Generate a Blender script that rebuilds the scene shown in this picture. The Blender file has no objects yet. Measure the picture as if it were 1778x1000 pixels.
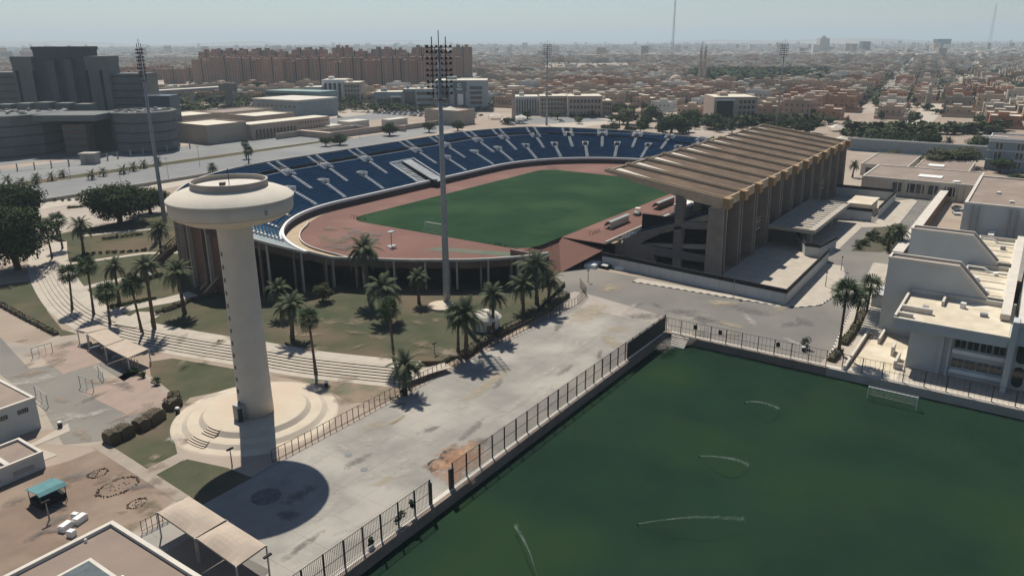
import bpy, math, random
from mathutils import Vector, Matrix
random.seed(7)
S = bpy.context.scene
COL = S.collection

# ------------------------------------------------------------------ camera
CAM_H = 56.0
FPX = 1320.0                      # focal length in photograph pixels (1778 wide)
TILT = math.atan(430.0 / FPX)
ROLL = 0.0045
HEAD = math.radians(90 - 55.4)    # the stadium grid runs along world X
cam_d = bpy.data.cameras.new('camera')
cam_d.lens = 36.0 * FPX / 1778.0
cam_d.sensor_width = 36.0
cam_d.clip_start = 0.5
cam_d.clip_end = 60000.0
cam = bpy.data.objects.new('camera', cam_d)
COL.objects.link(cam)
fwd = Vector((math.cos(HEAD) * math.cos(TILT), math.sin(HEAD) * math.cos(TILT), -math.sin(TILT)))
rgt = Vector((math.sin(HEAD), -math.cos(HEAD), 0))
upv = rgt.cross(fwd)
c_, s_ = math.cos(ROLL), math.sin(ROLL)
r2 = rgt * c_ + upv * s_ * -1.0
u2 = upv * c_ + rgt * s_
M3 = Matrix((r2, u2, -fwd)).transposed()
cam.matrix_world = Matrix.Translation((0, 0, CAM_H)) @ M3.to_4x4()
S.camera = cam

# ------------------------------------------------------------------ light
SUN_EL, SUN_AZ = math.radians(56.5), math.radians(108.5 - 55.4)   # direction towards the sun, angle from world +X
world = bpy.data.worlds.new('World')
S.world = world
world.use_nodes = True
wn = world.node_tree.nodes
wn.clear()
wo = wn.new('ShaderNodeOutputWorld'); bg = wn.new('ShaderNodeBackground'); sk = wn.new('ShaderNodeTexSky')
sk.sky_type = 'NISHITA'
sk.sun_disc = False
sk.sun_elevation = SUN_EL
sk.sun_rotation = math.radians(90) - SUN_AZ
sk.air_density = 1.0
sk.dust_density = 0.5
sk.ozone_density = 3.5
sk.altitude = 600
bg.inputs['Strength'].default_value = SKY_STRENGTH = 0.068
world.node_tree.links.new(sk.outputs[0], bg.inputs[0])
world.node_tree.links.new(bg.outputs[0], wo.inputs[0])
sl = bpy.data.lights.new('sun', 'SUN')
sl.energy = 5.0
sl.angle = math.radians(0.5)
sl.color = (1.0, 0.94, 0.84)
so = bpy.data.objects.new('sun', sl)
COL.objects.link(so)
so.location = (0, 0, 300)
sd = Vector((math.cos(SUN_AZ) * math.cos(SUN_EL), math.sin(SUN_AZ) * math.cos(SUN_EL), math.sin(SUN_EL)))
so.rotation_euler = sd.to_track_quat('Z', 'Y').to_euler()
S.view_settings.view_transform = 'Standard'
S.view_settings.look = 'None'
S.view_settings.gamma = 1
S.view_settings.exposure = 0.22

# ------------------------------------------------------------------ helpers
_A = math.radians(55.4)
def P(px, py, z=0.0):
    """the place in the world, at height z, that the photograph shows at (px, py)"""
    u0, v0 = px - 889.0, py - 500.0
    u, v = u0 - v0 * ROLL, v0 + u0 * ROLL
    d = FPX * math.cos(TILT) - v * math.sin(TILT)
    dn = FPX * math.sin(TILT) + v * math.cos(TILT)
    k = (CAM_H - z) / dn
    x, y = u * k, d * k
    return (x * math.cos(_A) + y * math.sin(_A), y * math.cos(_A) - x * math.sin(_A))

def rnd(a, b):
    return random.uniform(a, b)

class MB:
    """collects polygons and links them as one mesh object"""
    def __init__(s):
        s.v = []; s.f = []; s.m = []
    def face(s, pts, m=0):
        n = len(s.v)
        s.v.extend(tuple(p) for p in pts)
        s.f.append(tuple(range(n, n + len(pts)))); s.m.append(m)
    def box(s, x0, x1, y0, y1, z0, z1, m=0, top=None):
        if x0 > x1: x0, x1 = x1, x0
        if y0 > y1: y0, y1 = y1, y0
        n = len(s.v)
        s.v += [(x0,y0,z0),(x1,y0,z0),(x1,y1,z0),(x0,y1,z0),(x0,y0,z1),(x1,y0,z1),(x1,y1,z1),(x0,y1,z1)]
        s.f += [(n,n+3,n+2,n+1),(n+4,n+5,n+6,n+7),(n,n+1,n+5,n+4),(n+1,n+2,n+6,n+5),(n+2,n+3,n+7,n+6),(n+3,n,n+4,n+7)]
        s.m += [m, m if top is None else top, m, m, m, m]
    def rbox(s, c, sx, sy, z0, z1, ang, m=0, top=None, s2=None):
        """box turned by ang about the vertical; s2 scales its top"""
        n = len(s.v); ca, sa = math.cos(ang), math.sin(ang)
        for z, k in ((z0, 1.0), (z1, 1.0 if s2 is None else s2)):
            for a, b in ((-1,-1),(1,-1),(1,1),(-1,1)):
                X, Y = a * sx * .5 * k, b * sy * .5 * k
                s.v.append((c[0] + X*ca - Y*sa, c[1] + X*sa + Y*ca, z))
        s.f += [(n,n+3,n+2,n+1),(n+4,n+5,n+6,n+7),(n,n+1,n+5,n+4),(n+1,n+2,n+6,n+5),(n+2,n+3,n+7,n+6),(n+3,n,n+4,n+7)]
        s.m += [m, m if top is None else top, m, m, m, m]
    def prism(s, pts, z0, z1, m=0, top=None):
        """upright prism over a polygon given anticlockwise"""
        k = len(pts)
        n = len(s.v)
        s.v += [(p[0], p[1], z0) for p in pts] + [(p[0], p[1], z1) for p in pts]
        s.f.append(tuple(range(n + k - 1, n - 1, -1))); s.m.append(m)
        s.f.append(tuple(range(n + k, n + 2 * k))); s.m.append(m if top is None else top)
        for i in range(k):
            j = (i + 1) % k
            s.f.append((n + i, n + j, n + k + j, n + k + i)); s.m.append(m)
    def plate(s, prof, a0, a1, axis='x', m=0):
        """a profile (u, z) pushed along an axis between a0 and a1"""
        k = len(prof); n = len(s.v)
        for a in (a0, a1):
            for u, z in prof:
                s.v.append((a, u, z) if axis == 'x' else (u, a, z))
        s.f.append(tuple(range(n, n + k))); s.m.append(m)
        s.f.append(tuple(range(n + 2*k - 1, n + k - 1, -1))); s.m.append(m)
        for i in range(k):
            j = (i + 1) % k
            s.f.append((n + i, n + k + i, n + k + j, n + j)); s.m.append(m)
    def tube(s, pts, rad, seg=8, m=0, caps=True):
        """round bar through points, one radius or one per point"""
        k = len(pts)
        if not hasattr(rad, '__len__'): rad = [rad] * k
        n = len(s.v)
        for i, p in enumerate(pts):
            p = Vector(p)
            a = Vector(pts[max(i-1, 0)]); b = Vector(pts[min(i+1, k-1)])
            t = (b - a)
            t = t.normalized() if t.length > 1e-9 else Vector((0,0,1))
            q = Vector((1,0,0)) if abs(t.x) < .8 else Vector((0,1,0))
            e1 = t.cross(q).normalized(); e2 = t.cross(e1)
            for j in range(seg):
                w = 2 * math.pi * j / seg
                s.v.append(tuple(p + (e1 * math.cos(w) + e2 * math.sin(w)) * rad[i]))
        for i in range(k - 1):
            for j in range(seg):
                a = n + i*seg + j; b = n + i*seg + (j+1) % seg
                s.f.append((a, b, b + seg, a + seg)); s.m.append(m)
        if caps:
            s.f.append(tuple(n + j for j in range(seg - 1, -1, -1))); s.m.append(m)
            s.f.append(tuple(n + (k-1)*seg + j for j in range(seg))); s.m.append(m)
    def lathe(s, c, prof, seg=48, m=0, mats=None, cap0=True, cap1=True):
        n = len(s.v); k = len(prof)
        for r, z in prof:
            for j in range(seg):
                w = 2 * math.pi * j / seg
                s.v.append((c[0] + r*math.cos(w), c[1] + r*math.sin(w), z))
        for i in range(k - 1):
            for j in range(seg):
                a = n + i*seg + j; b = n + i*seg + (j+1) % seg
                s.f.append((a, b, b + seg, a + seg)); s.m.append(mats[i] if mats else m)
        if cap0: s.f.append(tuple(n + j for j in range(seg - 1, -1, -1))); s.m.append(m)
        if cap1: s.f.append(tuple(n + (k-1)*seg + j for j in range(seg))); s.m.append(m)
    def bar(s, a, b, w, h, m=0):
        """square bar between two points, w across, h high"""
        a = Vector(a); b = Vector(b); t = (b - a).normalized()
        q = Vector((0,0,1)) if abs(t.z) < .95 else Vector((1,0,0))
        e1 = t.cross(q).normalized() * w * .5; e2 = e1.cross(t).normalized() * h * .5
        n = len(s.v)
        for p in (a, b):
            s.v += [tuple(p - e1 - e2), tuple(p + e1 - e2), tuple(p + e1 + e2), tuple(p - e1 + e2)]
        s.f += [(n,n+1,n+2,n+3),(n+7,n+6,n+5,n+4),(n,n+4,n+5,n+1),(n+1,n+5,n+6,n+2),(n+2,n+6,n+7,n+3),(n+3,n+7,n+4,n)]
        s.m += [m]*6
    def mesh(s, name, mats):
        me = bpy.data.meshes.new(name)
        me.from_pydata(s.v, [], s.f)
        for mt in (mats if isinstance(mats, (list, tuple)) else [mats]): me.materials.append(mt)
        if any(s.m): me.polygons.foreach_set('material_index', s.m)
        me.update()
        return me
    def build(s, name, mats, parent=None, smooth=False, bevel=0):
        if parent is not None:
            o = parent; L = Vector((0,0,0))
            while o is not None:
                L += Vector(o.location); o = o.parent
            s.v = [(a - L.x, b - L.y, c - L.z) for a, b, c in s.v]
        me = s.mesh(name, mats)
        if smooth:
            me.polygons.foreach_set('use_smooth', [True]*len(me.polygons))
        ob = bpy.data.objects.new(name, me)
        COL.objects.link(ob)
        if parent is not None: ob.parent = parent
        if bevel:
            b = ob.modifiers.new('bevel', 'BEVEL'); b.width = bevel; b.segments = 1; b.limit_method = 'ANGLE'
        return ob

def tag(o, label=None, cat=None, group=None, kind=None):
    if label: o['label'] = label
    if cat: o['category'] = cat
    if group: o['group'] = group
    if kind: o['kind'] = kind
    return o

def thing(name, label, cat, loc=(0,0,0), group=None):
    o = bpy.data.objects.new(name, None)
    o.empty_display_size = .5
    COL.objects.link(o)
    o.location = (loc[0], loc[1], loc[2] if len(loc) > 2 else 0)
    return tag(o, label, cat, group)

def kids(o):
    return KID.get(o.name, [])
KID = {}
def reg(o, ch):
    KID.setdefault(o.name, []).append(ch); return ch
def copy_tree(o, parent=None, depth=0):
    c = o.copy(); COL.objects.link(c)
    if parent is not None: c.parent = parent
    for ch in kids(o): reg(c, copy_tree(ch, c, depth + 1))
    return c
def instance(mesh, name, loc, rz=0, sc=1, parent=None, rot=None):
    o = bpy.data.objects.new(name, mesh)
    COL.objects.link(o)
    o.location = loc
    o.rotation_euler = rot if rot else (0, 0, rz)
    o.scale = sc if hasattr(sc, '__len__') else (sc, sc, sc)
    if parent is not None: o.parent = parent
    return o

def mat(name, c1, c2=None, rough=.85, scale=.5, detail=4, bump=.0, bscale=None, c3=None, s3=.03, metal=0, spec=.3, stripes=None):
    """matt material: colour c1 broken up by c2 through noise, large patches of c3"""
    m = bpy.data.materials.new(name); m.use_nodes = True
    nt = m.node_tree; N = nt.nodes; Lk = nt.links
    b = N['Principled BSDF']
    b.inputs['Roughness'].default_value = rough
    b.inputs['Metallic'].default_value = metal
    b.inputs['Specular IOR Level'].default_value = spec
    if c2 is None: c2 = tuple(x * .8 for x in c1)
    g = N.new('ShaderNodeNewGeometry')
    n = N.new('ShaderNodeTexNoise'); n.inputs['Scale'].default_value = scale; n.inputs['Detail'].default_value = detail
    n.inputs['Roughness'].default_value = .6
    Lk.new(g.outputs['Position'], n.inputs['Vector'])
    r = N.new('ShaderNodeMapRange'); r.inputs[1].default_value = .32; r.inputs[2].default_value = .68
    Lk.new(n.outputs[0], r.inputs[0])
    mx = N.new('ShaderNodeMix'); mx.data_type = 'RGBA'
    mx.inputs[6].default_value = (*c1, 1); mx.inputs[7].default_value = (*c2, 1)
    Lk.new(r.outputs[0], mx.inputs[0])
    out = mx.outputs[2]
    if c3 is not None:
        n3 = N.new('ShaderNodeTexNoise'); n3.inputs['Scale'].default_value = s3; n3.inputs['Detail'].default_value = 5
        Lk.new(g.outputs['Position'], n3.inputs['Vector'])
        r3 = N.new('ShaderNodeMapRange'); r3.inputs[1].default_value = .48; r3.inputs[2].default_value = .64
        Lk.new(n3.outputs[0], r3.inputs[0])
        m3 = N.new('ShaderNodeMix'); m3.data_type = 'RGBA'; m3.inputs[7].default_value = (*c3, 1)
        Lk.new(r3.outputs[0], m3.inputs[0]); Lk.new(out, m3.inputs[6]); out = m3.outputs[2]
    Lk.new(out, b.inputs['Base Color'])
    if bump:
        nb = N.new('ShaderNodeTexNoise'); nb.inputs['Scale'].default_value = bscale or scale * 6; nb.inputs['Detail'].default_value = 3
        Lk.new(g.outputs['Position'], nb.inputs['Vector'])
        bp = N.new('ShaderNodeBump'); bp.inputs['Strength'].default_value = bump; bp.inputs['Distance'].default_value = .1
        Lk.new(nb.outputs[0], bp.inputs['Height']); Lk.new(bp.outputs[0], b.inputs['Normal'])
    return m

def vary(m, amount=.25):
    """let every object of this material differ a little in brightness and hue"""
    nt = m.node_tree; N = nt.nodes; b = N['Principled BSDF']
    src = b.inputs['Base Color'].links[0].from_socket
    oi = N.new('ShaderNodeObjectInfo'); h = N.new('ShaderNodeHueSaturation')
    a = N.new('ShaderNodeMapRange'); a.inputs[3].default_value = 1 - amount; a.inputs[4].default_value = 1 + amount
    nt.links.new(oi.outputs['Random'], a.inputs[0]); nt.links.new(a.outputs[0], h.inputs['Value'])
    nt.links.new(src, h.inputs['Color']); nt.links.new(h.outputs[0], b.inputs['Base Color'])
    return m

M = {}
M['earth'] = mat('sandy_earth', (.30,.235,.18), (.24,.185,.14), scale=.08, bump=.4, bscale=.8, c3=(.34,.29,.24), s3=.012)
M['far'] = mat('far_ground', (.30,.25,.20), (.19,.17,.145), scale=.004, c3=(.13,.13,.11), s3=.0011)
M['plaza'] = mat('plaza_concrete', (.30,.285,.26), (.235,.225,.21), scale=.16, detail=8, bump=.15, bscale=3, c3=(.35,.33,.295), s3=.06)
M['asphalt'] = mat('old_asphalt', (.165,.153,.135), (.128,.12,.108), scale=.09, detail=8, bump=.15, bscale=4, c3=(.195,.178,.152), s3=.03)
M['asphalt2'] = mat('road_asphalt', (.175,.178,.175), (.145,.148,.147), scale=.1, bump=.1, bscale=4, c3=(.2,.2,.192), s3=.02)
M['path'] = mat('pale_paving', (.43,.375,.305), (.34,.30,.245), scale=.35, detail=8, bump=.1, bscale=5)
M['lawn'] = mat('dry_lawn', (.062,.070,.044), (.09,.088,.058), scale=.2, detail=10, bump=.7, bscale=5, c3=(.125,.10,.07), s3=.06, spec=0)
M['turf'] = mat('training_turf', (.0145,.033,.021), (.0125,.027,.018), scale=.11, detail=10, bump=.6, bscale=7, c3=(.019,.039,.019), s3=.035, spec=0, rough=1)
M['pitch'] = mat('stadium_grass', (.025,.056,.029), (.02,.043,.024), scale=.12, detail=8, bump=.5, bscale=9, c3=(.034,.064,.032), s3=.05, spec=0, rough=1)
M['track'] = mat('running_track', (.15,.068,.050), (.122,.057,.043), scale=.1, detail=8, bump=.1, bscale=5, c3=(.18,.088,.066), s3=.05)
M['concrete'] = mat('weathered_concrete', (.40,.36,.31), (.31,.28,.24), scale=.35, detail=6, bump=.15, bscale=2, c3=(.33,.29,.24), s3=.15)
M['pale'] = mat('pale_concrete', (.56,.52,.45), (.48,.44,.38), scale=.4, bump=.1, bscale=3)
M['white'] = mat('white_paint', (.72,.71,.67), (.62,.61,.57), scale=.6)
M['brown'] = mat('brown_facing', (.175,.105,.075), (.145,.088,.065), scale=.7)
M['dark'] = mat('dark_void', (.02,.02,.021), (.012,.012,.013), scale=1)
M['seat'] = vary(mat('blue_seats', (.008,.060,.145), (.006,.046,.112), rough=.8, scale=.5, spec=.05, c3=(.009,.064,.145), s3=.12), .06)
M['terrace'] = mat('terrace_concrete', (.03,.05,.075), (.022,.038,.06), scale=.5)
M['stair'] = mat('white_stair', (.70,.70,.68), (.55,.555,.545), scale=1.2)
M['metal'] = mat('galvanised_metal', (.30,.31,.31), (.22,.23,.235), rough=.5, scale=.8, metal=.3)
M['black'] = mat('black_metal', (.022,.022,.022), (.035,.03,.028), rough=.5, scale=2)
M['glass'] = mat('window_glass', (.02,.027,.03), (.03,.038,.04), rough=.12, scale=.3, spec=.6)
M['wood'] = mat('palm_bark', (.12,.085,.055), (.07,.05,.035), scale=6, bump=.6, bscale=9)

def stain_mat(name, c1, c2, strength, scale=1.2):
    """dirt that thins out towards the rim of its disc and is broken up by noise"""
    m = mat(name, c1, c2, scale=scale, detail=8)
    nt = m.node_tree; N = nt.nodes; Lk = nt.links
    tc = N.new('ShaderNodeTexCoord'); ln = N.new('ShaderNodeVectorMath'); ln.operation = 'LENGTH'
    Lk.new(tc.outputs['Object'], ln.inputs[0])
    g = N.new('ShaderNodeNewGeometry'); n = N.new('ShaderNodeTexNoise'); n.inputs['Scale'].default_value = .8; n.inputs['Detail'].default_value = 9; n.inputs['Roughness'].default_value = .68
    Lk.new(g.outputs['Position'], n.inputs['Vector'])
    a = N.new('ShaderNodeMath'); a.operation = 'MULTIPLY_ADD'; a.inputs[1].default_value = 2.6; a.inputs[2].default_value = -.35
    Lk.new(n.outputs[0], a.inputs[0])
    s = N.new('ShaderNodeMath'); s.operation = 'SUBTRACT'; Lk.new(a.outputs[0], s.inputs[0]); Lk.new(ln.outputs['Value'], s.inputs[1])
    r = N.new('ShaderNodeMapRange'); r.inputs[1].default_value = 0; r.inputs[2].default_value = 1.15; r.inputs[4].default_value = strength
    Lk.new(s.outputs[0], r.inputs[0]); Lk.new(r.outputs[0], N['Principled BSDF'].inputs['Alpha'])
    return m
STZ = [0]
def stain(px_, py_, rx, ry, m, z=.06, ang=0, name='stain'):
    x, y = P(px_, py_, z); STZ[0] += 1
    b = MB(); k = 24
    b.face([(math.cos(6.2832*i/k), math.sin(6.2832*i/k), 0) for i in range(k)])
    o = b.build(name, m); o.location = (x, y, z + STZ[0]*.0007); o.scale = (rx, ry, 1); o.rotation_euler = (0, 0, ang)
    tag(o, kind='structure'); return o

# ------------------------------------------------------------------ haze
def haze():
    b = MB(); b.box(-3000, 26000, -14500, 17500, -30, 262)
    o = b.build('haze', [])
    m = bpy.data.materials.new('haze_air'); m.use_nodes = True
    nt = m.node_tree; nt.nodes.clear()
    out = nt.nodes.new('ShaderNodeOutputMaterial'); v = nt.nodes.new('ShaderNodeVolumePrincipled')
    v.inputs['Color'].default_value = (.78, .92, 1.0, 1)
    v.inputs['Density'].default_value = 1.25e-4
    v.inputs['Anisotropy'].default_value = 0.1
    nt.links.new(v.outputs[0], out.inputs['Volume'])
    o.data.materials.append(m)
    tag(o, kind='stuff')
HAZE = True
if HAZE: haze()
# ------------------------------------------------------------------ ground, roads, lawns
def sheet(name, pts, z, m, kind='structure', label=None):
    b = MB(); b.face([(x, y, z) for x, y in pts])
    o = b.build(name, m)
    return tag(o, label, kind=kind)
def sheet_rect(name, x0, x1, y0, y1, z, m):
    return sheet(name, [(x0,y0),(x1,y0),(x1,y1),(x0,y1)], z, m)

TZ = -1.45      # level of the sunken training field
# the ground has a rectangular opening where the training field lies lower
FX1, FY1 = 134.6, 55.0
b = MB()
G0, G1, G2, G3 = -2900, 25800, -14300, 17300
b.face([(G0,FY1,0),(FX1,FY1,0),(FX1,G3,0),(G0,G3,0)])
b.face([(FX1,G2,0),(900,G2,0),(900,G3,0),(FX1,G3,0)])
b.face([(900,G2,0),(G1,G2,0),(G1,G3,0),(900,G3,0)], 1)
b.face([(G0,G2,0),(FX1,G2,0),(FX1,-120,0),(G0,-120,0)])
b.face([(G0,-120,0),(-60,-120,0),(-60,FY1,0),(G0,FY1,0)])
tag(b.build('ground', [M['earth'], M['far']]), kind='structure')
b = MB()
b.face([(-60,-120,TZ),(FX1,-120,TZ),(FX1,FY1,TZ),(-60,FY1,TZ)])
tag(b.build('training_field', M['turf']), kind='structure')
# distant low ridge
b = MB()
n = 120
row0 = []; row1 = []; row2 = []
for i in range(n + 1):
    a = math.radians(-22 + 115 * i / n)
    d = 13000 + 2500 * math.sin(i * .13)
    h = 34 + 20 * math.sin(i*.21) + 12 * math.sin(i*.57+1) + (22 if a > .9 else 0)
    row0.append((d*.8*math.cos(a), d*.8*math.sin(a), 0)); row1.append((d*math.cos(a), d*math.sin(a), max(h, 8))); row2.append((d*1.1*math.cos(a), d*1.1*math.sin(a), 0))
for i in range(n):
    b.face([row0[i+1], row0[i], row1[i], row1[i+1]]); b.face([row1[i+1], row1[i], row2[i], row2[i+1]])
tag(b.build('distant_hills', M['far'], smooth=True), kind='structure')

# retaining wall of the training field
rw = MB()
rw.box(-60, FX1 + .01, FY1, FY1 + .5, TZ - .3, .12)
rw.box(FX1, FX1 + .5, 24.6, FY1, TZ - .3, .12)
tag(rw.build('retaining_wall', mat('field_wall', (.23,.175,.14), (.16,.125,.10), scale=.5, bump=.2)), 'low brown retaining wall along two sides of the sunken green training field', 'wall')
b = MB(); b.box(FX1, FX1 + .5, -60, 24.58, TZ - .3, .1)
tag(b.build('retaining_wall', M['concrete']), 'pale low wall between the training field and the school yard', 'wall')
# coping strip
cp = MB()
cp.box(-60, FX1 - .2, FY1 + .52, FY1 + 1.2, .0, .16); cp.box(FX1 + .52, FX1 + 1.4, -60, FY1 - .2, .0, .16)
tag(cp.build('kerb', M['pale']), kind='structure')

# plaza between the picket fence and the training field, roads round the stadium
pl = bpy.data.objects.new('plaza', None); COL.objects.link(pl); pl.location = (0, 0, 0); tag(pl, kind='structure')
sheet('plaza_bed', [(-40, 56.2), (138, 56.2), (138, 79.6), (86, 79.6), (50, 80.4), (-40, 80.4)], .006, M['asphalt2'])
M['slab'] = vary(mat('plaza_slab', (.265,.245,.215), (.20,.188,.168), scale=.22, detail=10, bump=.15, bscale=3, c3=(.32,.295,.255), s3=.09), .015)
rs_ = random.Random(3)
for i in range(36):
    for j in range(6):
        x0 = -40 + i*4.95; y0 = 56.22 + j*3.95
        b = MB(); g = .009; dz = rs_.uniform(0, .012)
        b.face([(x0+g, y0+g, .03+dz), (x0+4.95-g, y0+g, .03+rs_.uniform(0,.012)), (x0+4.95-g, y0+3.95-g, .03+dz), (x0+g, y0+3.95-g, .03+rs_.uniform(0,.012))])
        for u0,v0,u1,v1 in ((g,g,4.95-g,g),(4.95-g,g,4.95-g,3.95-g),(4.95-g,3.95-g,g,3.95-g),(g,3.95-g,g,g)):
            b.face([(x0+u0,y0+v0,.0),(x0+u1,y0+v1,.0),(x0+u1,y0+v1,.03),(x0+u0,y0+v0,.03)])
        b.build('slab', M['slab'], pl)
sheet('service_road', [(136.5, 26), (141, 26), (330, 28.0), (345, 28.0), (345, 44), (262, 44), (166, 42), (166, 99), (150, 99), (138.02, 92), (138.02, 56), (136.5, 56)], .012, M['asphalt'])
sheet('plaza_patch', [(138.02, 56.2), (143.5, 60), (147, 78), (147.5, 84), (138.2, 84)], .05, mat('sandy_patch', (.33,.29,.245), (.25,.22,.19), scale=.15, detail=7))
sheet('wide_road', [(-200, 402), (560, 415), (1200, 440), (1200, 470), (560, 450), (-200, 436)], .01, M['asphalt2'])

SD = stain_mat('dark_stain', (.12,.11,.10), (.16,.15,.135), .75)
SL = stain_mat('pale_scuff', (.44,.41,.36), (.38,.355,.31), .7)
SY = stain_mat('sand_drift', (.40,.32,.20), (.36,.30,.21), .7)
SO = stain_mat('orange_dust', (.40,.20,.105), (.36,.24,.16), .95)
SG = stain_mat('dry_patch', (.17,.13,.085), (.20,.16,.11), .75)
SB = stain_mat('bare_patch', (.30,.24,.18), (.26,.20,.15), .85)
rst = random.Random(17)
for i in range(46):
    px_ = rst.uniform(480, 1130); py_ = 990 - (px_ - 480)*.68 + rst.uniform(-150, 20)
    stain(px_, py_, rst.uniform(1.2,4.5), rst.uniform(.5,1.6), rst.choice([SD,SL,SL,SY,SD]), ang=rst.uniform(-.4,.4))
for a in [(798,798,5.0,4.2,SO),(786,826,2.2,3.6,SO),(805,785,4,3,SO),(768,806,3.0,2.4,SO),(830,680,6,1.3,SY),(860,655,5,1.5,SY),(700,800,4,2,SL),(900,700,9,1.0,SL),(960,640,10,.9,SL),(1010,600,9,.8,SL),(620,800,3,1,SD),(640,765,2,1.5,SL),(560,720,3,1,SY)]:
    stain(*a)
for i in range(30):
    stain(rst.uniform(1040,1420), rst.uniform(520,600), rst.uniform(2,6), rst.uniform(.8,2.4), rst.choice([SD,SL,SY]), ang=rst.uniform(0,3), z=.07)
stain(1020, 545, 9, 4, SY, z=.06); stain(1060, 500, 5, 3, SY)
for i in range(26):
    stain(rst.uniform(0,300), rst.uniform(590,760), rst.uniform(1.2,4), rst.uniform(.8,2), rst.choice([SD,SL,SB,SB]), z=.07, ang=rst.uniform(0,3))
for i in range(22):
    stain(rst.uniform(20,290), rst.uniform(790,930), rst.uniform(1,3), rst.uniform(.6,1.5), rst.choice([SB,SG,SD]), z=.06, ang=rst.uniform(0,3))
for i in range(26):
    stain(rst.uniform(500,790), rst.uniform(545,625), rst.uniform(1.2,4), rst.uniform(.8,2.4), rst.choice([SG,SG,SB]), z=.96, ang=rst.uniform(0,3))
for i in range(14):
    stain(rst.uniform(270,420), rst.uniform(545,640), rst.uniform(1.2,3), rst.uniform(.8,2), SG, z=.96 if i % 2 else .06, ang=rst.uniform(0,3))
for i in range(18):
    stain(rst.uniform(560,660), rst.uniform(395,432), rst.uniform(2,6), rst.uniform(1,3), rst.choice([SG,SD]), z=5.56, ang=rst.uniform(0,3))
for i in range(20):
    stain(rst.uniform(300,600), rst.uniform(680,780), rst.uniform(1.2,3), rst.uniform(.8,2), rst.choice([SB,SG,SL]), z=.05, ang=rst.uniform(0,3))
for a in [(660,690,5,2.5),(600,660,4,2)]: stain(a[0],a[1],a[2],a[3],SB,z=.05)
# ------------------------------------------------------------------ stadium bowl
TRZ = 5.5                                   # level of the track podium
C1X, C2X, CY, RI = 165.0, 249.0, 131.5, 48.0
L1 = RI * math.pi / 2; L2 = L1 + (C2X - C1X)
def oval(p, d):
    """point p metres along the inner oval (0 = west tip), d metres outside it; and the outward direction"""
    if p <= L1 + 1e-9:
        a = math.pi - p / RI; c = (C1X, CY)
    elif p <= L2:
        return (C1X + p - L1, CY + RI + d), (0.0, 1.0)
    else:
        a = math.pi/2 - (p - L2) / RI; c = (C2X, CY)
    n = (math.cos(a), math.sin(a))
    return (c[0] + n[0]*(RI + d), c[1] + n[1]*(RI + d)), n
DEP = [(-.8,0),(.8,4.5),(2.5,9),(5,13.3),(8.8,17.6),(12.8,21.6),(19.3,24.6),(30.7,26.2),(47,26.6),(60,26.4),(75,26.1),(159,26),(176,25.8),(188,25.8),(200,24.3),(210,22.8),(223,21.6),(233,20),(246,19.7),(262,18)]
def depth(p):
    if p <= DEP[0][0]: return 0
    for (a, x), (b, y) in zip(DEP, DEP[1:]):
        if p <= b: return x + (y - x) * (p - a) / (b - a)
    return DEP[-1][1]
def p_at_depth(d):
    for (a, x), (b, y) in zip(DEP, DEP[1:]):
        if y >= d: return a + (b - a) * (d - x) / (y - x)
    return None
SLOPE = .435
PMAX = 262.0
bowl = thing('stadium', 'open oval stadium with steep blue seating behind the lawn and water tower', 'stadium', (207, 131.5, 0))
lowerv = [65.9, 78.6, 96.0, 141.7, 159.6, 171.2, 183, 194.1, 205.4, 216.8, 227.9, 239]
upperv = [52.5, 71.9, 86.9, 105.8, 132.8, 150.7, 167.7, 178, 189.3, 200.4, 211.4, 222.6, 233.3, 244]
lowerv = [22, 36, 50] + lowerv
def zrow(d): return 7.0 + SLOPE * max(d, 0)
# terraces
ROWD = .88
b = MB()
NR = int(26.6 / ROWD)
for k in range(NR):
    d0 = 1.3 + k * ROWD; d1 = d0 + ROWD
    p0 = p_at_depth(d0 + .3)
    if p0 is None: continue
    # the far end narrows again
    pe = PMAX
    for q in range(170, 262):
        if depth(q) < d1: pe = q; break
    zt = zrow(d1); zb = zrow(d0)
    ps = []
    p = p0
    while p < pe:
        ps.append(p); p += 2.4 if p > 12 else .8
    ps.append(pe)
    for a, c in zip(ps, ps[1:]):
        A0, _ = oval(a, d0); A1, _ = oval(c, d0); B0, _ = oval(a, d1); B1, _ = oval(c, d1)
        m = 1 if a < 27 else 0
        b.face([(*A1, zb-.01), (*A0, zb-.01), (*A0, zt), (*A1, zt)], 2 if a < 30 else 0)
        b.face([(*A0, zt), (*B0, zt), (*B1, zt), (*A1, zt)], m)
M['greyt'] = mat('bare_terrace', (.25,.29,.30), (.15,.19,.2), scale=.6, detail=6)
tag(b.build('terrace', [M['terrace'], M['greyt'], M['stair']], bowl), kind=None)
# walkway and white front parapet
b = MB()
ps = [i * 1.6 for i in range(0, int(PMAX/1.6) + 1)]
def ring(bm, d0, d1, z0, z1, ps, m=0):
    """closed strip of wall following the oval"""
    for a, c in zip(ps, ps[1:]):
        q = [oval(a, d0)[0], oval(c, d0)[0], oval(c, d1)[0], oval(a, d1)[0]]
        bm.face([(*q[3], z1), (*q[2], z1), (*q[1], z1), (*q[0], z1)], m)
        bm.face([(*q[1], z0), (*q[0], z0), (*q[0], z1), (*q[1], z1)], m)
        bm.face([(*q[3], z0), (*q[2], z0), (*q[2], z1), (*q[3], z1)], m)
ring(b, 0.02, .75, 7.2, 8.0, ps)
for a, c in zip(ps, ps[1:]):
    q = [oval(a, .75)[0], oval(c, .75)[0], oval(c, 1.3)[0], oval(a, 1.3)[0]]
    b.face([(*q[0], 7.3), (*q[3], 7.3), (*q[2], 7.3), (*q[1], 7.3)])
b.build('front_parapet', M['stair'], bowl)
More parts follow.
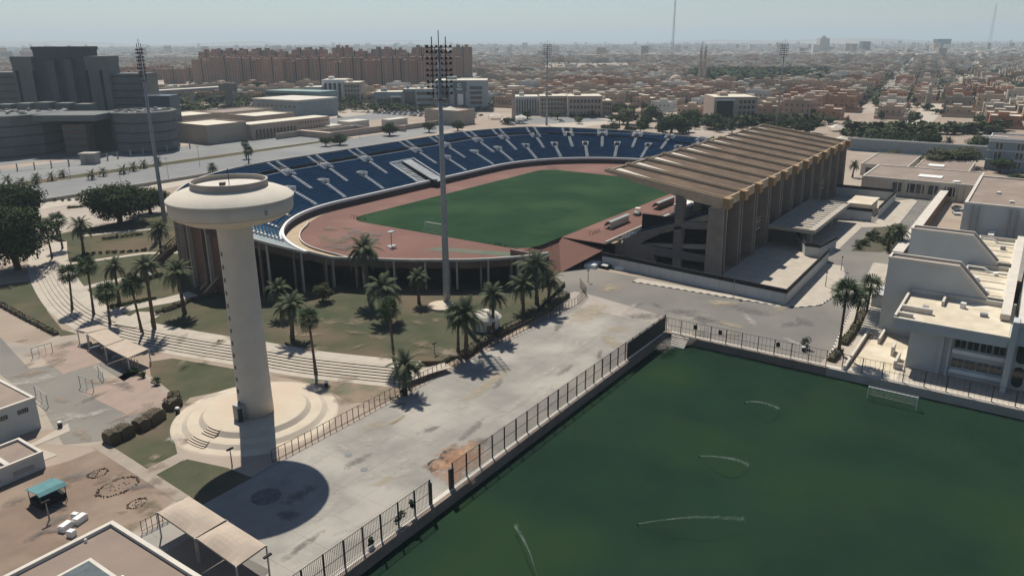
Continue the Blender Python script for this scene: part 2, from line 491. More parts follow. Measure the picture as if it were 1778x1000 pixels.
b = MB(); ring(b, .1, .5, TRZ - .2, 7.2, ps); b.build('front_wall', mat('moat_wall', (.075,.055,.045), (.05,.04,.035), scale=.5), bowl)
# rim parapet round the top
b = MB(); f = MB()
rim = []
p = -.8
while p <= PMAX:
    d = depth(p); xy, nn = oval(p, d)
    rim.append((xy[0], xy[1], zrow(d) + .75 if d > 6 else max(zrow(d) + 1.1, 8.25)))
    p += .35 if p < 6 else (1.0 if p < 20 else 2.4)
near = [(122,120.9,8.2),(125.5,114.6,8.15),(129.2,109.2,8.15),(132.5,104.4,8.15),(136,100.4,8.15),(139.5,97.5,8.1),(143,95,8.0),(149,92,7.9)]
near = [(119.4,125.2,8.4)] + near
rim = near[::-1] + rim
def offs(poly, w):
    out = []
    for i, q in enumerate(poly):
        a = poly[max(i-1,0)]; c = poly[min(i+1, len(poly)-1)]
        tx, ty = c[0]-a[0], c[1]-a[1]; l = math.hypot(tx, ty) or 1
        out.append((q[0] + ty/l*w, q[1] - tx/l*w, q[2]))
    return out
inn = offs(rim, .55); low = 1.5
M['rim'] = mat('rim_concrete', (.44,.42,.37), (.34,.32,.285), scale=.5, bump=.1)
M['fascia'] = mat('brown_concrete', (.20,.145,.11), (.16,.115,.09), scale=.5, bump=.1, c3=(.24,.18,.14), s3=.2)
outr = rim
for (a, c, ai, ci) in zip(outr, outr[1:], inn, inn[1:]):
    b.face([(a[0],a[1],a[2]), (c[0],c[1],c[2]), (ci[0],ci[1],ci[2]), (ai[0],ai[1],ai[2])][::-1], 0)
    b.face([(a[0],a[1],a[2]-.55), (c[0],c[1],c[2]-.55), c, a][::-1], 0)
    b.face([(ai[0],ai[1],ai[2]-1.6), (ci[0],ci[1],ci[2]-1.6), ci, ai], 0)
    f.face([(a[0],a[1],a[2]-2.2), (c[0],c[1],c[2]-2.2), (c[0],c[1],c[2]-.55), (a[0],a[1],a[2]-.55)][::-1], 0)
b.build('rim_coping', M['rim'], bowl)
in2 = offs(rim, .3); in2b = offs(rim, 5.5)
for (a, c, e, g) in zip(rim, rim[1:], in2b, in2b[1:]):
    f.face([(a[0],a[1],a[2]-2.2), (e[0],e[1],e[2]-2.2), (g[0],g[1],g[2]-2.2), (c[0],c[1],c[2]-2.2)][::-1], 0)
    f.face([(a[0],a[1],a[2]-.56), (c[0],c[1],c[2]-.56), (c[0],c[1],c[2]-2.2), (a[0],a[1],a[2]-2.2)], 0)
f.build('rim_fascia', M['fascia'], bowl)
# inner concourse wall behind the columns
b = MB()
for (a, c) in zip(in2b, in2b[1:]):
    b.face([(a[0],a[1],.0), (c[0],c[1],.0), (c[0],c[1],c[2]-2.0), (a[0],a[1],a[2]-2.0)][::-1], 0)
b.build('concourse_wall', mat('concourse_wall', (.035,.03,.028), (.025,.022,.02), scale=.4), bowl)  # near-black colour stands in for the deep shade behind the columns
# pairs of columns
acc = 0; prev = rim[0]; cols = []
nxt = 1.0
for a, c in zip(rim, rim[1:]):
    l = math.dist(a[:2], c[:2])
    while nxt <= acc + l:
        t = (nxt - acc) / l
        cols.append((a[0] + (c[0]-a[0])*t, a[1] + (c[1]-a[1])*t, a[2] + (c[2]-a[2])*t, math.atan2(c[1]-a[1], c[0]-a[0])))
        nxt += 1.7 if len(cols) % 2 else 5.6
    acc += l
for i, (x, y, z, an) in enumerate(cols):
    if x > 190 and y > 150: continue            # the far outside is hidden behind the bowl
    m = MB()
    nx, ny = math.sin(an), -math.cos(an)
    m.rbox((x + nx*.55, y + ny*.55), .42, 1.3, 0, z - .7, an)
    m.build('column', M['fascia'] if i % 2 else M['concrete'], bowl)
# left facade brown wall and outside stairs
b = MB()
seg = [r for r in in2b if r[1] > 146 and r[0] < 130]
so_ = offs(seg, -4.6)
for a, c in zip(so_, so_[1:]):
    b.face([(a[0],a[1],0), (c[0],c[1],0), (c[0],c[1],c[2]-2.3), (a[0],a[1],a[2]-2.3)][::-1])
b.build('brown_facade', M['brown'], bowl)
# seats: one small moulded blue chair after another
sb = MB(); sv = sb.v; sf = sb.f
def blocked(p, d):
    for q in lowerv:
        if abs(p - q) < (.75 if d < 9.2 else 1.35) * (RI/(RI+d) if (p < L1 or p > L2) else 1) and d < 13: return True
    for q in upperv:
        k = (RI/(RI+d) if (p < L1 or p > L2) else 1)
        if d > 8.6 and abs(p - q) < .75*k and d < 18: return True
        if d >= 17.2 and (1.0*k < abs(p - q) < 2.6*k): return True
        if 17.2 <= d < 21.6 and abs(p - q) <= 1.2*k: return True
    if 112 < p < 126.5 and d < 14 and (p - 112) > (d - 12) * .4: return 113.0 < p < 126
    return False
for k in range(NR):
    d0 = 1.3 + k * ROWD
    if 19.3 < d0 < 20.2: continue
    p0 = (p_at_depth(d0 + 1.4) or 999)
    p = max(p0, 26 + 3 * math.sin(k * 1.7) * .4)
    while p < PMAX:
        cur = (RI + d0) / RI if (p < L1 or p > L2) else 1.0
        if depth(p) > d0 + 1.2 and not blocked(p, d0):
            (x, y), (nx, ny) = oval(p, d0 + .52)
            tx, ty = -ny*.22, nx*.22
            z = zrow(d0 + ROWD)
            n = len(sv)
            for q, h in ((-.24, .36), (.2, .40), (.3, .78)):
                sv.append((x + nx*q + tx, y + ny*q + ty, z + h)); sv.append((x + nx*q - tx, y + ny*q - ty, z + h))
            sv.append((x - nx*.24 + tx, y - ny*.24 + ty, z + .08)); sv.append((x - nx*.24 - tx, y - ny*.24 - ty, z + .08))
            sf += [(n, n+2, n+3, n+1), (n+2, n+4, n+5, n+3), (n, n+1, n+7, n+6)]
        p += .56 / cur
sb.m = [0] * len(sf)
tag(sb.build('seat', M['seat'], bowl), kind='stuff')
# stair flights and vomitories
def flight(p, d0, d1, w=1.0, off=0.0):
    m = MB()
    n = int((d1 - d0) / .44)
    for i in range(n):
        a = d0 + (d1 - d0) * i / n; c = d0 + (d1 - d0) * (i + 1) / n
        kk = (RI/(RI+a) if (p < L1 or p > L2) else 1)
        q = []
        for pp, dd in ((p+(off-w/2)*kk, a), (p+(off-w/2)*kk, c), (p+(off+w/2)*kk, c), (p+(off+w/2)*kk, a)):
            q.append(oval(pp, dd)[0])
        zt = zrow(c + .55) + .55; 
        hgt = .62 if i % 2 else .34
        m.face([(*q[0], zt - hgt), (*q[0], zt), (*q[3], zt), (*q[3], zt - hgt)])
        m.face([(*q[0], zt), (*q[1], zt), (*q[2], zt), (*q[3], zt)], 0 if i % 2 else 1)
        m.face([(*q[1], zt - .6), (*q[1], zt), (*q[0], zt), (*q[0], zt - .6)]); m.face([(*q[3], zt - .6), (*q[3], zt), (*q[2], zt), (*q[2], zt - .6)])
    m.build('stair_flight', [M['stair'], M['terrace']], bowl)
def vomitory(p, d, w=2.0, ln=2.9):
    m = MB()
    (x, y), (nx, ny) = oval(p, d + ln/2); an = math.atan2(ny, nx)
    z = zrow(d) + .25; h = zrow(d + ln) + .75
    def lb(u0, u1, v0, v1, z0, z1, mm):
        cx, cy = (u0+u1)/2, (v0+v1)/2
        c = (x + nx*cx - ny*cy, y + ny*cx + nx*cy)
        m.rbox(c, abs(u1-u0), abs(v1-v0), z0, z1, an, mm)
    lb(-ln/2, ln/2, -w/2 - .28, -w/2, z - .4, h, 0)
    lb(-ln/2, ln/2, w/2, w/2 + .28, z - .4, h, 0)
    lb(ln/2 - .3, ln/2, -w/2, w/2, z - .4, h + .1, 0)
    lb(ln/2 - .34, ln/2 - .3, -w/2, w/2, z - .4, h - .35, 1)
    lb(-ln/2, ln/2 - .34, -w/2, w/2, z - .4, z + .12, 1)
    m.build('vomitory', [M['stair'], M['dark']], bowl)
for q in lowerv:
    if q < 30: flight(q, 1.4, 14.0, .9); continue
    flight(q, 1.4, 9.4, 1.25)
    vomitory(q, 9.6)
for q in upperv:
    if q < 60: flight(q, 9, depth(q) - .8, .9); continue
    flight(q, 8.6, 16.6, 1.25)
    vomitory(q, 17.2, 1.9, 3.2)
    top = depth(q) - .7
    flight(q, 17.0, top, .9, 1.85); flight(q, 17.0, top, .9, -1.85)
# horizontal gangway
b = MB()
for a, c in zip(ps, ps[1:]):
    if a < 40: continue
    if depth(c) < 20.4: continue
    q = [oval(a, 19.55)[0], oval(c, 19.55)[0], oval(c, 19.95)[0], oval(a, 19.95)[0]]
    z = zrow(20.4) + .28
    b.face([(*q[0], z), (*q[3], z), (*q[2], z), (*q[1], z)]); b.face([(*q[1], z-.3), (*q[0], z-.3), (*q[0], z), (*q[1], z)])
b.build('gangway', M['stair'], bowl)
# track podium
pod = [oval(i * 2.6, .3)[0] for i in range(0, 102)]
edge = [(x, y) for x, y, z in offs(near[::-1], .25)]
poly = pod[::-1] + [(oval(0, .3)[0])] + [(117.2, 128.5)] + edge[::-1][:-1] + [(149, 93.2), (149.2, 103), (171.5, 103), (171.5, 88.8), (298, 88.8)]
b = MB(); b.face([(x, y, TRZ) for x, y in [(p[0], p[1]) for p in poly][::-1]])
pd_ = b.build('track_podium', M['track']); tag(pd_, kind='structure')
# sloping red ramp down to the gate
b = MB(); b.face([(149.2, 103, TRZ-.01), (149.6, 94.5, .03), (159.0, 94.5, .03), (171.5, 103, TRZ-.01)]); b.face([(159.0, 94.5, .03), (171.5, 88.9, 4.0), (171.5, 103, TRZ-.01)])
tag(b.build('ramp', M['track']), kind='structure')
b = MB(); b.box(148.6, 149.1, 92.2, 103, 0, TRZ + 1.6)
b.build('ramp_wall', M['fascia'], bowl)
# tan outer lane and inner kerb at the west curve
b = MB()
for a, c in zip(ps, ps[1:]):
    if c > 75: break
    w0 = -3.6 - 3.5 * math.exp(-((a - 5) / 16.0) ** 2); w1 = -3.6 - 3.5 * math.exp(-((c - 5) / 16.0) ** 2)
    if a > 48: w0 = w0 * max(0, (75 - a) / 27); w1 = w1 * max(0, (75 - c) / 27)
    if a > 72: continue
    q = [oval(a, .05)[0], oval(c, .05)[0], oval(c, w1)[0], oval(a, w0)[0]]
    b.face([(*q[0], TRZ+.02), (*q[1], TRZ+.02), (*q[2], TRZ+.02), (*q[3], TRZ+.02)])
    r = [oval(a, w0 - .3)[0], oval(c, w1 - .3)[0]]
    if a < 52:
        b.face([(*q[3], TRZ+.5), (*q[2], TRZ+.5), (*r[1], TRZ+.5), (*r[0], TRZ+.5)], 1)
        b.face([(*q[3], TRZ), (*q[2], TRZ), (*q[2], TRZ+.5), (*q[3], TRZ+.5)], 2)
        b.face([(*r[0], TRZ), (*r[1], TRZ), (*r[1], TRZ+.5), (*r[0], TRZ+.5)][::-1], 2)
tag(b.build('outer_walk', [mat('tan_walk', (.40,.31,.20), (.33,.25,.17), scale=.4), M['pale'], M['brown']]), kind='structure')
# pitch with rounded ends and the green strips of the far D
def rr(x0, x1, y0, y1, r, n=8):
    out = []
    for cx, cy, a0 in ((x1-r, y0+r, -90), (x1-r, y1-r, 0), (x0+r, y1-r, 90), (x0+r, y0+r, 180)):
        for i in range(n+1):
            a = math.radians(a0 + 90*i/n); out.append((cx + r*math.cos(a), cy + r*math.sin(a)))
    return out
sheet('pitch', rr(154.5, 266, 102.0, 166.5, 7), TRZ + .03, M['pitch'])
sheet('grass_strip', [(141, 124), (145, 123), (153, 99), (149, 99)], TRZ + .025, mat('green_strip', (.06,.10,.06), (.12,.11,.08), scale=.3, detail=7))
# white touch lines, faint
lm = mat('lane_line', (.38,.27,.22), (.30,.17,.12), scale=.6)
# ------------------------------------------------------------------ main stand with its ribbed roof
ms = thing('grandstand', 'tall main grandstand with brown ribbed cantilever roof right of the pitch', 'grandstand', (240, 70, 0))
FX = [178.0 + 11.9 * i for i in range(12)]
YB, YF = 60.3, 92.6
ZB, ZF = 19.3, 23.6
def zr(y): return ZB + (ZF - ZB) * (y - YB) / (YF - YB)
M['roof'] = mat('roof_sheet', (.105,.066,.042), (.078,.05,.032), scale=.35, detail=8, bump=.2, bscale=2, c3=(.135,.088,.055), s3=.15)
M['rib'] = mat('rib_concrete', (.46,.355,.24), (.36,.275,.185), scale=.5, detail=6, bump=.1, c3=(.42,.33,.23), s3=.2)
M['fin'] = mat('fin_concrete', (.26,.215,.175), (.20,.165,.135), scale=.4, detail=6, bump=.15)
M['ochre'] = mat('ochre_end', (.34,.22,.11), (.26,.17,.09), scale=.5)
M['back'] = mat('back_wall', (.13,.10,.08), (.10,.078,.062), scale=.4)
for i, x in enumerate(FX):
    # a pair of cantilever ribs, deep at the back
    for s in (-1, 1):
        m = MB()
        cx = x + s * .8
        m.plate([(YB, zr(YB) - 2.1), (YB + 9, zr(YB+9) - 2.2), (YF, zr(YF) - .35), (YF, zr(YF) + .42), (YB, zr(YB) + .42)], cx - .12, cx + .12, 'x')
        m.build('roof_rib', M['rib'], ms)
    m = MB()                                    # the chunky end behind
    m.plate([(YB - 1.6, ZB - 2.0), (YB, ZB - 2.2), (YB, ZB + .6), (YB - 1.6, ZB + .35)], x - 1.35, x + 1.35, 'x')
    m.build('beam_end', M['ochre'], ms)
    # twin fins of the column
    for s in (-1, 1):
        m = MB(); cx = x + s * 1.0
        m.plate([(YB - .9, 0), (YB + 3.4, 0), (YB + 3.4, ZB - 2.1), (YB - .4, ZB - 2.1)], cx - .32, cx + .32, 'x')
        m.build('column_fin', M['fin'], ms)
    m = MB(); m.box(x - .68, x + .68, YB + .6, YB + 2.9, 0, ZB - 2.1); m.build('column_core', M['back'], ms)
    # front column under the roof
    m = MB(); m.box(x - .75, x + .75, 70.2, 72.4, 0, zr(71) - 1.7); m.build('front_column', M['fin'], ms)
    # raker carrying the seats
    m = MB(); m.plate([(87.5, 4.4), (88.0, 5.6), (70.2, 12.6), (64, 15.2), (64, 13.6), (70.2, 11.0)], x - .5, x + .5, 'x')
    m.plate([(84, 0), (86.5, 0), (87.4, 4.6), (84.5, 5.4)], x - .5, x + .5, 'x')
    m.plate([(64, 6.4), (86, 4.0), (86, 4.9), (64, 7.6)], x - .5, x + .5, 'x')
    m.build('raker', M['fin'], ms)
    if i < 11:
        x0, x1 = x + .93, FX[i+1] - .93
        m = MB()
        # folded roof sheet: a shallow valley between two ribs
        xm = (x0 + x1) / 2
        ny_ = 8
        for j in range(ny_):
            ya = YB + (YF - .8 - YB) * j / ny_; yb = YB + (YF - .8 - YB) * (j+1) / ny_
            for (u0, h0, u1, h1) in ((x0, -.3, xm, -.45), (xm, -.45, x1, -.3)):
                m.face([(u0, ya, zr(ya)+h0), (u1, ya, zr(ya)+h1), (u1, yb, zr(yb)+h1), (u0, yb, zr(yb)+h0)])
        m.build('roof_sheet', M['roof'], ms)
        m = MB()                                # pale wedge at the front: sunlit part of the sheet painted lighter
        t0 = YF - .9; t1 = YF - 15
        m.face([(x0 + 1.2, t0, zr(t0) - .2), (x0 + 5.4, t0, zr(t0) - .2), (x0 + 1.5, t1, zr(t1) - .2)][::-1])
        m.face([(x0 + 1.2, t0, zr(t0) - .25), (x0 + 5.4, t0, zr(t0) - .25), (x0 + 1.5, t1, zr(t1) - .25)])
        m.build('skylight', M['pale'], ms)
        m = MB(); m.bar((x0, YF - .6, zr(YF) - .25), (x1, YF - .6, zr(YF) - .25), .3, .7); m.build('front_beam', M['rib'], ms)
        m = MB(); m.box(x0, x1, YB - .2, YB + .2, ZB - 2.0, ZB + .25); m.build('rear_beam', M['rib'], ms)
        # wall between the columns, set back
        m = MB(); m.box(x + 1.33, FX[i+1] - 1.33, YB + 2.2, YB + 2.6, 0, ZB - 2.0); m.build('back_wall', M['back'], ms)
        if i in (2, 8):
            for zz_ in (6.2, 8.2):
                m = MB(); m.box(x + 3.0, x + 7.0, YB - .2, YB + 2.2, zz_ , zz_ + .35); m.bar((x + 3, YB - .2, zz_ + 1.3), (x + 7, YB - .2, zz_ + 1.3), .15, .15); m.build('balcony', M['rib'], ms)
        for s in (.33, .66):
            m = MB(); xx = x + 11.9 * s; m.box(xx - .15, xx + .15, YB + 1.7, YB + 2.2, 0, ZB - 2.0); m.build('mullion', M['rib'], ms)
# seating deck of the main stand, in steps
b = MB(); sb = MB()
n = 26
for k in range(n):
    y0 = 88 - k * .9; y1 = y0 - .9; z = 5.9 + k * .37
    b.box(FX[0] + .6, FX[-1] - .5, y1, y0, z - .5, z)
    x = FX[0] + 1.2
    while x < FX[-1] - 1:
        if int((x - FX[0]) / 11.9 * 2) % 2 == 0 or (x - FX[0]) % 11.9 > .9:
            m_ = len(sb.v)
            sb.v += [(x-.22, y0-.3, z+.4), (x+.22, y0-.3, z+.4), (x+.22, y0-.72, z+.42), (x-.22, y0-.72, z+.42), (x+.22, y0-.8, z+.78), (x-.22, y0-.8, z+.78)]
            sb.f += [(m_, m_+1, m_+2, m_+3), (m_+3, m_+2, m_+4, m_+5)]; sb.m += [0, 0]
        x += .62
b.build('deck_step', M['terrace'], ms).__setitem__('kind', 'stuff')
tag(sb.build('seat', mat('grey_seats', (.25,.28,.30), (.2,.22,.24), scale=.5), ms), kind='stuff')
# end wall of the stand with two rounded openings, seen from the garden
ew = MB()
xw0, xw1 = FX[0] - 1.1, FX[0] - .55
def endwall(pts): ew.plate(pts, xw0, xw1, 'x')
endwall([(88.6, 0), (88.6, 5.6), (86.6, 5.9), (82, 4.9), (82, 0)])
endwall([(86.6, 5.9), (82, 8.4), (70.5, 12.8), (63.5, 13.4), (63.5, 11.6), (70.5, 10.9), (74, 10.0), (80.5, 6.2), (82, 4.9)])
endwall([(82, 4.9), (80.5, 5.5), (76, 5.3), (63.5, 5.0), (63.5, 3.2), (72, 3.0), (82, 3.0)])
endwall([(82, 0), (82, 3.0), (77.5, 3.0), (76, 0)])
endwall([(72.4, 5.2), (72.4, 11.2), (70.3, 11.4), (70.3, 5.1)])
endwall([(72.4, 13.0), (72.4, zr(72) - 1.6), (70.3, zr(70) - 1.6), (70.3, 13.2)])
ew.build('end_wall', mat('shaded_end_wall', (.15,.13,.115), (.115,.10,.09), scale=.4, detail=7), ms)  # darker than the fins: the shade on this end is put into the colour
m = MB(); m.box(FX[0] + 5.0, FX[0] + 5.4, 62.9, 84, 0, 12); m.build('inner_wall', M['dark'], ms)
# grey steps and rail in front of the stand, track edge wall
b = MB()
b.box(172, 206, 88.82, 89.15, 5.3, 6.0, 0); b.box(174, 206, 87.4, 88.7, 5.0, 5.3, 1); b.box(176, 200, 86.2, 86.5, 4.9, 5.5, 0)
b.build('track_edge_wall', [M['pale'], mat('ochre_step', (.27,.2,.12), (.2,.15,.09), scale=.5)], ms)
m = MB(); m.box(200, 211, 84.6, 88.4, 6.0, 6.3); m.box(214, 236, 83, 88.2, 8.4, 8.7); m.box(214.2, 214.6, 87.6, 88, 5.6, 8.4)
m.build('press_canopy', M['white'], ms)
m = MB()
for x in range(198, 234, 2):
    m.bar((x, 88.5, 5.6), (x, 88.5, 7.1), .08, .08)
m.bar((198, 88.5, 7.1), (234, 88.5, 7.1), .1, .1); m.bar((198, 88.5, 6.4), (234, 88.5, 6.4), .07, .07)
m.build('rail', M['metal'], ms)
# entrance canopy slab behind the stand
m = MB()
m.box(214.5, 259.5, 46.9, 60, 4.9, 5.55, 0)
m.box(214.5, 259.5, 46.9, 47.3, 5.55, 5.95, 0); m.box(214.5, 214.9, 47.3, 60, 5.55, 5.95, 0); m.box(259.1, 259.5, 47.3, 60, 5.55, 5.95, 0)
m.build('entrance_canopy', M['concrete'], ms)
for x in (225, 250):
    m = MB(); m.rbox((x, 50.4), 1.5, 1.2, 0, 4.9, 0); m.build('canopy_post', M['concrete'], ms)
m = MB()
for k in range(14):
    m.box(216.5 + k*3.1, 217.3 + k*3.1, 49, 58.6, 5.56, 5.75)
m.build('canopy_beam', M['concrete'], ms)
sheet_rect('forecourt', 166.6, 301, 41.5, 60, .016, M['path'])

# ------------------------------------------------------------------ water tower
tx, ty = P(447, 727)
DZ = 1.3
wt = thing('water_tower', 'tall cream concrete water tower with saucer tank beside the plaza', 'water tower', (tx, ty, DZ))
M['cream'] = mat('cream_render', (.56,.515,.43), (.48,.44,.37), scale=.35, detail=9, bump=.1, bscale=1.5, c3=(.52,.465,.385), s3=.2)
k = .98
b = MB(); b.lathe((tx, ty), [(2.62, DZ), (2.55, DZ + 3), (2.48, 12), (2.42, 20), (2.4, 26.5), (2.45, 31.1)], seg=48, cap1=False)
b.build('shaft', M['cream'], wt, smooth=True)
TP = [(2.4, 30.1), (2.9, 30.3), (3.6, 30.5), (6.4, 31.15), (7.9, 31.9), (8.3, 32.3), (8.36, 32.35), (8.52, 33.0), (8.45, 34.0), (8.38, 34.15), (8.38, 34.2), (8.68, 34.25), (8.66, 34.5), (8.1, 34.95), (6.8, 35.5), (5.25, 35.95)]
TP = [(r_, z_ + .75 + (.0 if z_ < 34 else -.1)) for r_, z_ in TP]
for nm_, i0, i1 in (('tank_bottom', 0, 6), ('tank_side', 6, 11), ('tank_lip', 11, 13), ('tank_top', 12, 16)):
    b = MB(); b.lathe((tx, ty), TP[i0:i1], seg=72, cap0=False, cap1=False); b.build(nm_, M['cream'], wt, smooth=True)
b = MB()
b.lathe((tx, ty), [(5.25, 36.5), (5.25, 37.5), (5.0, 37.5), (5.0, 36.7)], seg=72, cap0=False, cap1=False)
b.build('parapet_ring', M['concrete'], wt)
b = MB(); b.lathe((tx, ty), [(.01, 36.85), (5.05, 36.8)], seg=48, cap0=False, cap1=False); b.build('tank_roof', M['pale'], wt)
b = MB(); b.tube([(tx, ty, 36.7), (tx, ty, 39.1)], .05, 6); b.tube([(tx-.9, ty+.3, 36.7), (tx-.9, ty+.3, 37.2)], .45, 10); b.tube([(tx-1.9, ty-.8, 36.95), (tx+.2, ty+1.2, 36.95)], .12, 6)
b.build('antenna', M['black'], wt)
for a, z in ((-150, 33.9), (-98, 33.9), (20, 33.9)):
    a = math.radians(a + 55); m = MB(); c = (tx + 8.5*math.cos(a), ty + 8.5*math.sin(a)); m.rbox(c, .12, .35, z - .35, z + .35, a); m.build('vent', M['metal'], wt)
va = math.atan2(-ty, -tx)
for i in range(13):
    z = 3.4 + i * 1.95; r = 2.86 - .035*z if z < 18 else 2.27
    for prof in ((2.95, DZ), ): pass
    R_ = 2.55 - .07*(z-4.3)/7.7 if z < 12 else (2.48 - .06*(z-12)/8 if z < 20 else 2.41)
    a = va - math.radians(63)
    m = MB(); m.rbox((tx + R_*math.cos(a), ty + R_*math.sin(a)), .14, .34, z, z + .6, a); m.build('slit_window', M['glass'], wt)
a = va - math.radians(52)
m = MB(); cx, cy = tx + 3.0*math.cos(a), ty + 3.0*math.sin(a)
m.rbox((cx, cy), 1.3, 1.5, DZ, DZ + 2.5, a, 0); m.rbox((cx + .7*math.cos(a+.9), cy + .7*math.sin(a+.9)), .9, .7, DZ + .1, DZ + 2.1, a + .9, 1)
m.build('porch', [M['metal'], M['glass']], wt)
# round stepped platform under it
pc = (tx + .6, ty + 1.0)
b = MB(); b.lathe(pc, [(12.6, 0), (12.3, .12), (10.9, .16), (10.1, .62), (9.6, .66), (8.4, .68), (7.7, DZ), (7.3, DZ + .03)], seg=72, mats=[0,0,1,0,0,1,0], cap0=False, cap1=True)
M['platf'] = mat('platform_paving', (.50,.43,.33), (.43,.37,.29), scale=.35, detail=7, c3=(.46,.37,.28), s3=.1)
tag(b.build('round_platform', [M['platf'], mat('platform_side', (.45,.39,.31), (.39,.34,.27), scale=.4)], smooth=False), kind='structure')
dx, dy = P(350, 762, .8)
for (qx, qy, zt, r) in ((P(352, 775, .3), None, .64, 0), (P(385, 755, .9), None, DZ, 0)) if False else ():
    pass
def round_steps(rad0, z0, rad1, z1, a0, a1, n, name):
    m = MB()
    for i in range(n):
        r0 = rad0 + (rad1 - rad0) * i / n; r1 = rad0 + (rad1-rad0) * (i+1) / n
        z = z0 + (z1 - z0) * (i+1) / n
        for j in range(8):
            t0 = a0 + (a1-a0)*j/8; t1 = a0 + (a1-a0)*(j+1)/8
            q = [(pc[0]+r*math.cos(t), pc[1]+r*math.sin(t)) for r, t in ((r0,t0),(r0,t1),(r1,t1),(r1,t0))]
            m.face([(*q[0], z), (*q[1], z), (*q[2], z), (*q[3], z)]); 
            m.face([(*q[1], z-.3), (*q[0], z-.3), (*q[0], z), (*q[1], z)], 1)
            if j == 0: m.face([(*q[0], z-.5), (*q[3], z-.5), (*q[3], z), (*q[0], z)])
            if j == 7: m.face([(*q[2], z-.5), (*q[1], z-.5), (*q[1], z), (*q[2], z)])
    tag(m.build(name, [M['platf'], M['brown']]), kind='structure')
sa = math.atan2(P(348, 770)[1] - pc[1], P(348, 770)[0] - pc[0])
round_steps(11.3, .1, 9.9, .72, sa - .17, sa + .17, 4, 'platform_steps')
round_steps(9.0, .66, 7.5, DZ + .06, sa - .16, sa + .16, 4, 'platform_steps')
# ------------------------------------------------------------------ plants
M['frond'] = mat('palm_frond', (.10,.112,.066), (.06,.074,.042), scale=1.2, rough=.9, spec=.1)
M['frond2'] = mat('fan_frond', (.06,.085,.042), (.036,.06,.03), scale=1.2, rough=.9, spec=.1)
M['dry'] = mat('dry_frond', (.16,.12,.075), (.10,.08,.05), scale=2)
M['leaf'] = vary(mat('dark_leaves', (.032,.050,.024), (.055,.074,.036), scale=.9, rough=1, spec=0), .2)
M['leaf2'] = vary(mat('olive_leaves', (.06,.072,.038), (.095,.092,.052), scale=.9, rough=1, spec=0), .25)
M['hedge'] = mat('hedge_leaves', (.050,.050,.028), (.090,.075,.045), scale=2.2)

def feather_mesh(L=3.1, droop=1.25, n=15, w=.62, m=None, seed=1):
    """one pinnate palm leaf growing along +x from the origin"""
    r = random.Random(seed); b = MB()
    def c(t):
        return Vector((L*t*(1 - .16*t*t), 0, L*(.42*t - droop*.62*t*t)))
    for i in range(n):
        t0 = i / n; t1 = (i + 1) / n
        p0, p1 = c(t0), c(t1)
        b.face([p0 + Vector((0,-.045*(1-t0),0)), p0 + Vector((0,.045*(1-t0),0)), p1 + Vector((0,.045*(1-t1),0)), p1 + Vector((0,-.045*(1-t1),0))])
        if i < 2: continue
        ll = w * math.sin(math.pi * min(1, .22 + t0*.78)) ** .7 * r.uniform(.85, 1.1)
        d = (p1 - p0).normalized()
        for s in (-1, 1):
            tip = p0 + d * ll * .62 + Vector((0, s * ll, -.18 * ll - r.uniform(0, .12)))
            b.face([p0 + Vector((0, 0, .01)), p0 + d * .13, tip])
            q = (p0 + p1) / 2
            tip = q + d * ll * .62 + Vector((0, s * ll * .95, -.1 * ll - r.uniform(0, .2)))
            b.face([q, q + d * .13, tip])
    return b.mesh('frond', m or M['frond'])
def fan_mesh(L=1.9, m=None, seed=2):
    """one fan palm leaf: a stalk and a pleated half disc of blades"""
    r = random.Random(seed); b = MB()
    s = L * .5
    end = Vector((s, 0, .1))
    b.face([(0,-.03,0), (0,.03,0), end + Vector((0,.03,0)), end + Vector((0,-.03,0))])
    n = 12
    for i in range(n):
        a = math.radians(-115 + 230 * i / (n-1)); da = .12
        R_ = L * .62 * r.uniform(.85, 1.05)
        b.face([end, end + Vector((math.cos(a-da)*R_*.7, math.sin(a-da)*R_*.7, -.04)), end + Vector((math.cos(a)*R_, math.sin(a)*R_, -.30)), end + Vector((math.cos(a+da)*R_*.7, math.sin(a+da)*R_*.7, -.04))])
    return b.mesh('frond', m or M['frond2'])
FE = [feather_mesh(3.1, 1.15, seed=1), feather_mesh(3.1, 1.6, seed=3), feather_mesh(3.0, .75, seed=5)]
FN = [fan_mesh(seed=1), fan_mesh(seed=2)]
TRK = {}
def trunk_mesh(kind):
    if kind in TRK: return TRK[kind]
    b = MB(); r = random.Random(4)
    n = 12
    pts = []; rad = []
    for i in range(n + 1):
        t = i / n
        pts.append((.05*math.sin(t*3), .04*math.sin(t*2+1), t))
        rad.append((.24 + .16*(1-t)**3 if kind == 'date' else .17 + .13*(1-t)**4) * (1.09 if i % 2 else .95))
    b.tube(pts, rad, 8)
    TRK[kind] = b.mesh('trunk', M['wood']); return TRK[kind]
skirt = MB()
for i in range(46):
    a = rnd(0, 6.28); z0 = rnd(-.25, .1); z1 = z0 - rnd(.7, 1.5); ra = rnd(.12, .24)
    r1 = rnd(.35, .62)
    skirt.face([(ra*math.cos(a-.3), ra*math.sin(a-.3), z0), (ra*math.cos(a+.3), ra*math.sin(a+.3), z0), (r1*math.cos(a), r1*math.sin(a), z1)])
SKIRT = skirt.mesh('dead_leaf_skirt', M['dry'])
